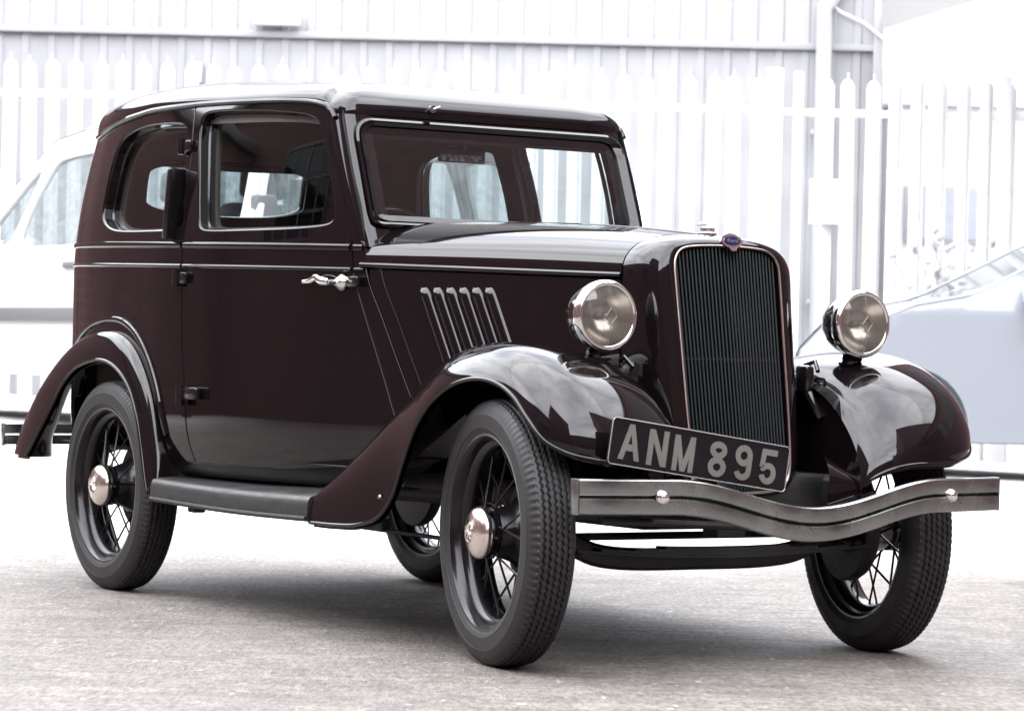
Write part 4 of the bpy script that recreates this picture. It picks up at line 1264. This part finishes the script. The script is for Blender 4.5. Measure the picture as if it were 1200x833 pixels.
# --- number plate
XP = 2.70
cs_ = [onX(*p, XP) for p in ((716, 487), (925, 522), (921, 579), (713, 543))]
pc = sum(cs_) / 4; ex = (cs_[1] - cs_[0] + cs_[2] - cs_[3]); wid = np.linalg.norm(ex) / 2; ex = ex / np.linalg.norm(ex)
ez = (cs_[0] - cs_[3]); ez = ez - ex * np.dot(ez, ex); hei = np.linalg.norm(ez); ez /= hei
hei = .112 * wid / .52
np_e = empty('number_plate', pc, parent=car)
PM = Matrix(((0, ex[0], ez[0], 0), (0, ex[1], ez[1], 0), (0, ex[2], ez[2], 0), (0, 0, 0, 1)))
PM[0][0], PM[1][0], PM[2][0] = np.cross(ex, ez)
def plate3(a, b, d): return PM @ Vector((d, a, b))
def rect2(w_, h_, r, n=6):
    return [(sx * (w_ / 2 - r) + r * math.cos(R(a0 + 90 * k / n)), sy * (h_ / 2 - r) + r * math.sin(R(a0 + 90 * k / n))) for sx, sy, a0 in ((1, 1, 0), (-1, 1, 90), (-1, -1, 180), (1, -1, 270)) for k in range(n + 1)]
mb = MB(); mb.extrude(rect2(wid, hei, .01), -.004, 0, plate3); mb.build('plate_board', 'plate', np_e, recalc=True)
mb = MB(); mb.tube([plate3(a, b, .001) for a, b in rect2(wid - .004, hei - .004, .01)], .0016, 6, closed=True); mb.build('plate_edging', 'plate_edge', np_e)
def stroke(c, wd, closed=False):
    c = np.asarray(c, float)
    if closed: t = np.roll(c, -1, 0) - np.roll(c, 1, 0)
    else: t = np.gradient(c, axis=0)
    n = np.stack([-t[:, 1], t[:, 0]], 1); n /= np.linalg.norm(n, axis=1)[:, None]
    return c + n * wd / 2, c - n * wd / 2
def glyph(mb, ch, x0, cw, hh, sw):
    H = hh / 2
    def poly(p, z=.0022): mb.extrude([(x0 + a, b) for a, b in p], .0, z, plate3)
    def rib(c, closed=False, z=.0022, wd=None):
        a, b = stroke(c, wd or sw, closed); n = len(a)
        for dd in (0, z):
            pass
        A = [plate3(x0 + p[0], p[1], z) for p in a]; B = [plate3(x0 + p[0], p[1], z) for p in b]
        A0 = [plate3(x0 + p[0], p[1], 0) for p in a]; B0 = [plate3(x0 + p[0], p[1], 0) for p in b]
        mb.grid(np.array([A0, A, B, B0]), cv=closed)
    W2 = cw / 2
    if ch == 'A':
        s = sw * .56
        poly([(-W2, -H), (-W2 + sw * .98, -H), (s * .78, H), (-s * .78, H)], .0020); poly([(W2 - sw * .98, -H), (W2, -H), (s * .80, H), (-s * .76, H)], .0023)
        poly([(-W2 * .62, -H * .50), (W2 * .62, -H * .50), (W2 * .5, -H * .12), (-W2 * .5, -H * .12)], .0017)
    elif ch == 'N':
        poly([(-W2, -H), (-W2 + sw, -H), (-W2 + sw, H), (-W2, H)], .0020); poly([(W2 - sw, -H), (W2, -H), (W2, H), (W2 - sw, H)], .0020)
        poly([(-W2, H), (-W2 + sw * 1.05, H), (W2, -H), (W2 - sw * 1.05, -H)], .0024)
    elif ch == 'M':
        poly([(-W2, -H), (-W2 + sw * .92, -H), (-W2 + sw * .92, H), (-W2, H)], .0020); poly([(W2 - sw * .92, -H), (W2, -H), (W2, H), (W2 - sw * .92, H)], .0020)
        poly([(-W2, H), (-W2 + sw * .95, H), (sw * .46, -H), (-sw * .46, -H)], .0024); poly([(W2 - sw * .95, H), (W2, H), (sw * .46, -H), (-sw * .46, -H)], .0027)
    elif ch == '8':
        th = np.linspace(0, 2 * math.pi, 40, endpoint=False)
        r1, r2 = hh * .245, hh * .28
        rib(np.stack([np.cos(th) * (W2 - sw / 2) * .92, H - r1 + np.sin(th) * (r1 - sw / 2)], 1), True, .0021)
        rib(np.stack([np.cos(th) * (W2 - sw / 2), -H + r2 + np.sin(th) * (r2 - sw / 2)], 1), True, .0025)
    elif ch == '9':
        th = np.linspace(0, 2 * math.pi, 40, endpoint=False); r1 = hh * .30
        rib(np.stack([np.cos(th) * (W2 - sw / 2), H - r1 + np.sin(th) * (r1 - sw / 2)], 1), True, .0021)
        c = [(W2 - sw / 2, H - r1 + .0), (W2 - sw / 2, -H + hh * .34)] + [(math.cos(a) * (W2 - sw / 2), -H + hh * .28 + math.sin(a) * (hh * .28 - sw / 2)) for a in np.linspace(-.15, -math.pi * .93, 18)]
        rib(c, False, .0025)
    elif ch == '5':
        c = [(W2 * .95, H - sw / 2), (-W2 + sw * .75, H - sw / 2)]
        poly([(-W2 + sw * .25, H), (W2 * .95, H), (W2 * .95, H - sw), (-W2 + sw * .25, H - sw)], .0020)
        poly([(-W2 + sw * .25, H - sw * .2), (-W2 + sw * 1.15, H - sw * .2), (-W2 + sw * .95, -H + hh * .48), (-W2 + sw * .0, -H + hh * .48)], .0023)
        r = hh * .31
        c = [(-W2 + sw * .35, -H + hh * .475)] + [(math.cos(a) * (W2 - sw / 2), -H + r + math.sin(a) * (r - sw / 2)) for a in np.linspace(math.pi * .80, -math.pi * .93, 30)]
        rib(c, False, .0027)
px0 = [787 - 50, 0]
def plate_u(px, py):   # position of a picture point along the plate
    p = onX(px, py, XP) - pc; return float(np.dot(p, ex)), float(np.dot(p, ez))
k_ = wid / .52
for ch, (px, py), cw in (('A', (738.5, 518), .060), ('N', (770.5, 525), .056), ('M', (801, 531.5), .060), ('8', (840.5, 538), .052), ('9', (870.5, 542), .050), ('5', (899.5, 547), .050)):
    u, v = plate_u(px, py)
    mb = MB(); glyph(mb, ch, u, cw * k_, .084 * k_, .0148 * k_)
    mb2 = MB(); mb2.add([Vector(p) + ez.tolist().__class__ and Vector(p) for p in mb.v], mb.f) if False else None
    mb.v = [tuple(Vector(p) + Vector(ez) * v) for p in mb.v]
    mb.build('plate_character', 'letter', np_e, smooth=False, recalc=True)
mb = MB(); mb.tube([pc + ez * -.02 + np.array([-.005, 0, 0]), pc + np.array([-.15, .05, -.03])], .012, 8); mb.build('plate_bracket', 'iron', np_e)
for o_ in list(np_e.children):
    if o_.name.startswith('plate_bracket'): o_.data.transform(Matrix.Translation(-Vector(pc)))

# --- wheels
TR_, TW_ = .3247, .124
def tyre_mesh():
    NA = 660; teeth = 110
    ty = np.linspace(-.046, .046, 70)
    def rad(y): return TR_ - .006 * (abs(y) / .046) ** 3
    prof = []
    side_r = [(.0475, .3165), (.053, .3095), (.0585, .298), (.0615, .285), (.0618, .2845), (.0612, .284), (.062, .268), (.0615, .2535), (.0622, .253), (.0605, .252), (.058, .243), (.053, .2375), (.049, .237)]
    n_s = len(side_r)
    for y, r in side_r[::-1]: prof.append((-y, r, 0))
    for y in ty: prof.append((y, rad(y), 1))
    for y, r in side_r: prof.append((y, r, 0))
    y = np.array([p[0] for p in prof]); r = np.array([p[1] for p in prof]); tr = np.array([p[2] for p in prof])
    a = np.arange(NA) * 2 * math.pi / NA
    ph = (np.arange(NA) % (NA // teeth)) / (NA / teeth); tri = np.abs(ph - .5) * 4 - 1
    Rr = np.broadcast_to(r, (NA, len(y))).copy()
    for yk, amp in ((-.0305, 1), (-.0155, -1), (0, 1), (.0155, -1), (.0305, 1)):
        d = np.abs(y[None] - (yk + amp * .0022 * tri[:, None]))
        Rr -= tr[None] * .0068 * np.clip(1.3 - d / .0026, 0, 1)
    sh = (np.abs(y) > .0415) & (np.abs(y) < .054)
    Rr -= sh[None] * .0022 * (tri[:, None] > .3)
    P = np.stack([np.cos(a)[:, None] * Rr, np.broadcast_to(y, Rr.shape), np.sin(a)[:, None] * Rr], -1)
    mb = MB(); n, m = P.shape[:2]
    me = bpy.data.meshes.new('tyre')
    idx = np.arange(n * m).reshape(n, m); nx = np.roll(idx, -1, 0)
    F = np.stack([idx[:, :-1], nx[:, :-1], nx[:, 1:], idx[:, 1:]], -1).reshape(-1, 4)[:, ::-1]
    me.from_pydata(P.reshape(-1, 3).tolist(), [], F.tolist())
    me.polygons.foreach_set('use_smooth', [True] * len(me.polygons)); me.set_sharp_from_angle(angle=R(30))
    me.materials.append(M['rubber']); return me
TYRE = tyre_mesh()
def make_wheel():
    """outer face towards -y"""
    e = empty('wheel', parent=car)
    t = bpy.data.objects.new('tyre', TYRE); col.objects.link(t); t.parent = e
    mb = MB(); mb.lathe([(.2375, -.048), (.242, -.052), (.240, -.056), (.234, -.0555), (.229, -.050), (.226, -.044), (.222, -.030), (.212, -.026), (.206, -.018), (.2035, 0), (.206, .018), (.212, .026), (.222, .030), (.226, .044), (.229, .050), (.234, .0555), (.240, .056), (.242, .052), (.2375, .048), (.225, .03), (.215, .0), (.225, -.03), (.2375, -.048)], 96, 'y', flip=False)
    mb.build('rim', 'wheel', e, recalc=True)
    mb = MB(); mb.lathe([(0, -.062), (.046, -.062), (.050, -.058), (.052, -.046), (.062, -.042), (.062, -.036), (.056, -.030), (.066, .0), (.078, .03), (.088, .036), (.088, .044), (.07, .05), (0, .05)], 48, 'y', flip=True)
    for k in range(5):
        a = 2 * math.pi * k / 5; mb.tube([(math.cos(a) * .057, -.03, math.sin(a) * .057), (math.cos(a) * .057, -.052, math.sin(a) * .057)], .006, 6)
    mb.build('hub', 'wheel', e, recalc=True)
    mb = MB(); mb.lathe([(0, -.0935), (.02, -.0930), (.023, -.0945), (.026, -.0925), (.042, -.0895), (.055, -.083), (.0625, -.074), (.0645, -.066), (.063, -.058)], 48, 'y', flip=True)
    for k in range(6):     # raised centre ornament, plain rosette
        a = 2 * math.pi * k / 6; mb.tube([(math.cos(a) * .004, -.0936, math.sin(a) * .004), (math.cos(a) * .016, -.0936, math.sin(a) * .016)], [.0012, .0016], 6)
    mb.build('hub_cap', 'nickel', e, recalc=True)
    mb = MB(); mb.lathe([(0, .052), (.12, .052), (.132, .056), (.134, .066), (.140, .070), (.140, .092), (.134, .098), (0, .104)], 64, 'y', flip=True)
    mb.build('brake_drum', 'iron', e, recalc=True)
    n = 24
    for k in range(n):
        a0 = 2 * math.pi * (k + .5) / n; outer = (k % 2 == 0); tw = R(22) * (1 if (k // 2) % 2 == 0 else -1)
        hr, hy = (.058, -.040) if outer else (.084, .040)
        a1 = a0 + tw * (1 if outer else .8); rr_ = .209
        mb = MB(); mb.tube([(math.cos(a1) * hr, hy, math.sin(a1) * hr), (math.cos(a0) * rr_ * .93, hy * .12, math.sin(a0) * rr_ * .93), (math.cos(a0) * rr_, -.004 if outer else .004, math.sin(a0) * rr_)], [.0031, .0031, .0040], 6)
        mb.build('spoke', 'wheel', e)
    return e
def copy_tree(o, parent):
    c = o.copy(); col.objects.link(c); c.parent = parent
    for ch in list(o.children): copy_tree(ch, c)
    return c
STEER = -.1683
w0 = make_wheel()
w0.location = (2.286, -.5715, TR_ - .002); w0.rotation_euler = (0, R(13), STEER)
for (x, y, rz, sp) in ((0, -.5715, 0, 5), (2.286, .5715, math.pi + STEER, 31), (0, .5715, math.pi, 8)):
    c = copy_tree(w0, car); c.location = (x, y, TR_ - .002); c.rotation_euler = (0, R(sp), rz)

# --- chassis
mb = MB()
for s in (1, -1):
    P = [(-.62, .36, .44), (-.25, .36, .50), (.1, .36, .46), (.35, .36, .40), (1.5, .34, .40), (2.1, .28, .42), (2.5, .27, .42)]
    mb.tube([(a, s * b, c) for a, b, c in natural(P, 40)], .05, 8, flat=(1, .5))
mb.box((.95, 0, .415), (2.5, .80, .05), .01); mb.box((1.95, 0, .42), (.65, .34, .20), .04); mb.box((2.42, 0, .42), (.10, .62, .10), .02)
mb.box((-.3, 0, .46), (.6, .7, .10), .02); mb.lathe([(0, -.05), (.05, -.05), (.05, .05), (0, .05)], 16, 'y', Matrix.Translation((1.45, .1, .33)))
mb.build('chassis_frame', 'iron', car)
mb = MB()
mb.tube(natural([(2.286, -.50, .325), (2.286, -.40, .30), (2.286, -.30, .262), (2.286, 0, .250), (2.286, .30, .262), (2.286, .40, .30), (2.286, .50, .325)], 40), .026, 8, flat=(1.1, .7))
mb.build('front_axle', 'iron', car)
mb = MB()
for k, hw in enumerate((.45, .38, .28, .19)):
    ys_ = np.linspace(-hw, hw, 30)
    P = [[(2.40 + dx, y, .262 + k * .0065 + .02 * (y / .45) ** 2 + dz) for dx, dz in ((-.022, 0), (.022, 0), (.022, .006), (-.022, .006))] for y in ys_]
    mb.grid(np.array(P), cv=True)
mb.box((2.40, .0, .36), (.07, .09, .10), .01)
for s in (1, -1): mb.tube([(2.40, s * .43, .285), (2.36, s * .43, .27), (2.29, s * .43, .29)], .012, 8)
mb.build('front_spring', 'iron', car, recalc=True)
mb = MB(); mb.tube([(2.16, -.46, .30), (2.16, .46, .30)], .010, 8); mb.tube([(2.47, -.42, .36), (2.47, .3, .33)], .010, 8); mb.build('track_rod', 'iron', car)
mb = MB()
mb.tube(natural([(0, -.5, .325), (0, -.2, .325), (0, -.1, .33), (0, 0, .335), (0, .1, .33), (0, .2, .325), (0, .5, .325)], 30), [.035] * 10 + [.06, .09, .11, .12, .12, .12, .12, .11, .09, .06] + [.035] * 10, 14)
mb.build('rear_axle', 'iron', car)
mb = MB()
mb.tube([(.22, -.42, .275), (2.05, -.42, .268)], .006, 6); mb.tube([(.22, -.42, .278), (.95, -.30, .33)], .005, 6)
mb.box((1.40, -.42, .285), (.05, .03, .035), .004); mb.box((.40, -.50, .285), (.05, .04, .05), .006)
mb.build('brake_rod', 'iron', car)
mb = MB(); mb.box((1.95, 0, .56), (.55, .30, .40), .05); mb.box((2.30, 0, .66), (.06, .38, .55), .01)
mb.build('engine', 'dark', car)
mb = MB(); mb.grid(np.array([[(x, y, .44) for y in (-.52, .52)] for x in (-.6, 1.5)])); mb.grid(np.array([[(1.36, y, z) for y in (-.44, .44)] for z in (.42, 1.06)]))
mb.build('floor_pan', 'dark', car)
mb = MB(); mb.grid(np.array([[(x, .40, z) for x in np.linspace(-.60, .46, 8)] for z in (.42, .84)])); both(mb, 'wheel_housing', 'dark')

# --- hinges, handle, mirror, indicator
hinge_px = ((218, 172, .030), (212, 326, .030))
for px, py, ln in hinge_px:
    x, z = spt(px, py); y = float(Wf(x, z))
    mb = MB()
    mb.tube([(x - .005, y + .014, z - .024), (x - .005, y + .014, z + .024)], .011, 10)
    mb.box((x + .024, y + .006, z), (.055, .016, .034), .004); mb.box((x - .022, y + .006, z), (.03, .014, .03), .004)
    both(mb, 'hinge', 'paint2')
x, z = spt(222, 463); y = float(Wf(x, z))
mb = MB(); mb.tube([(x - .02, y + .022, z - .03), (x - .02, y + .022, z + .028)], .013, 10); mb.box((x + .03, y + .012, z + .006), (.10, .022, .036), .006); mb.box((x - .03, y + .010, z), (.05, .02, .03), .004)
both(mb, 'hinge', 'paint2')
x, z = spt(401, 331); y = float(Wf(x, z))
mb = MB(); mb.lathe([(0, .022), (.010, .022), (.012, .018), (.022, .008), (.024, 0)], 24, 'y', Matrix.Translation((x, y, z)), flip=False)
mb.tube([(x, y + .012, z), (x, y + .045, z)], .008, 10)
mb.tube(natural([(x + .004, y + .046, z), (x - .04, y + .048, z + .004), (x - .075, y + .045, z + .012), (x - .11, y + .046, z + .004), (x - .145, y + .047, z + .002)], 24), np.interp(np.linspace(0, 1, 24), [0, .2, .45, .8, 1], [.009, .012, .011, .007, .005]), 10, flat=(1, .6))
for s, p in zip((True, False), doors): mb.build('handle', 'chrome', p, mirror=s, recalc=True)
mb = MB(); mb.box((x + .055, y - .004, z + .002), (.06, .016, .03), .005); both(mb, 'lock_plate', 'paint2')
mr = [onY(px, py, -.60) for px, py in ((204, 191), (221, 194), (222, 262), (214, 275), (196, 274))]
mb = MB(); pr = [(p[0], p[2]) for p in mr]
x0 = sum(p[0] for p in pr) / 5; z0 = sum(p[1] for p in pr) / 5
mb.box((0, 0, 0), (.022, .085, .215), .009, Matrix.Rotation(R(5), 4, 'Y'))
mb.tube([(.0, .02, .03), (.03, .06, .05)], .008, 8)
mo = mb.build('door_mirror', 'paint2', car); mo.location = (x0 - .015, -.605, z0); mo.rotation_euler = (0, 0, R(18))
mb = MB(); mb.box((-.0125, 0, 0), (.003, .072, .2), .001, Matrix.Rotation(R(5), 4, 'Y')); mb.build('mirror_glass', 'chrome', mo)
# bracket and pipe beside the radiator (horn bracket)
hb = onY(742, 440, -.26)
mb = MB(); mb.box((hb[0], -.27, hb[2]), (.05, .03, .07), .01); mb.tube([(hb[0] - .02, -.285, hb[2] + .035), (hb[0] + .01, -.295, hb[2] + .045), (hb[0] + .035, -.285, hb[2] + .02)], .006, 8); mb.tube([(hb[0], -.27, hb[2] - .02), (hb[0] + .06, -.28, hb[2] - .10)], .012, 8)
both(mb, 'lamp_bracket', 'paint2')
for px, py, yy in ((557, 435.5, .657), (445, 582, .662)):
    p = onY(px, py, -yy); mb = MB(); mb.lathe([(0, .005), (.004, .004), (.006, 0)], 10, 'y', Matrix.Translation((p[0], yy - .008 if py < 500 else yy, p[2]))); both(mb, 'wing_bolt', 'dull')

# --- interior
def seat(x, y, w_, name='seat'):
    e = empty(name, (x, y, .42), parent=car)
    mb = MB(); mb.box((0, 0, .10), (.48, w_, .16), .05, seg=4); mb.build('seat_cushion', 'leather', e)
    mb = MB(); mb.box((-.26, 0, .38), (.14, w_, .50), .06, Matrix.Rotation(R(-12), 4, 'Y'), seg=4); mb.build('seat_back', 'leather', e)
seat(.62, -.25, .44); seat(.62, .25, .44); seat(-.12, 0, .9)
mb = MB(); mb.box((1.27, 0, 1.03), (.10, .86, .12), .03); mb.build('dashboard', 'paint2', car)
sw_e = empty('steering_wheel', (1.02, -.27, 1.00), parent=car)
sm = Matrix.Rotation(R(-52), 4, 'Y')
mb = MB(); mb.tube([sm @ Vector((math.cos(a) * .195, math.sin(a) * .195, 0)) for a in np.linspace(0, 2 * math.pi, 48, endpoint=False)], .012, 10, closed=True); mb.build('wheel_rim', 'paint2', sw_e)
mb = MB()
for k in range(4):
    a = math.pi / 4 + k * math.pi / 2; mb.tube([sm @ Vector((0, 0, -.02)), sm @ Vector((math.cos(a) * .195, math.sin(a) * .195, 0))], .007, 6)
mb.tube([sm @ Vector((0, 0, 0)), sm @ Vector((0, 0, -.5))], .018, 10); mb.build('steering_column', 'paint2', sw_e)
rm = onX(541, 182, 1.13)
mb = MB(); mb.box(tuple(rm), (.012, .155, .045), .005); mb.tube([rm, rm + [.05, 0, .09]], .006, 8); mb.build('rear_view_mirror', 'paint2', car)
M['speckle'] = mat('worn_mirror', (.02, .018, .018), rough=.3, color2=(.5, .55, .56), nscale=90)
mb = MB(); mb.grid(np.array([[(rm[0] + .0075, rm[1] + y, rm[2] + z) for y in (-.072, .072)] for z in (-.019, .0)]), flip=True); mb.build('worn_silvering', 'speckle', car)
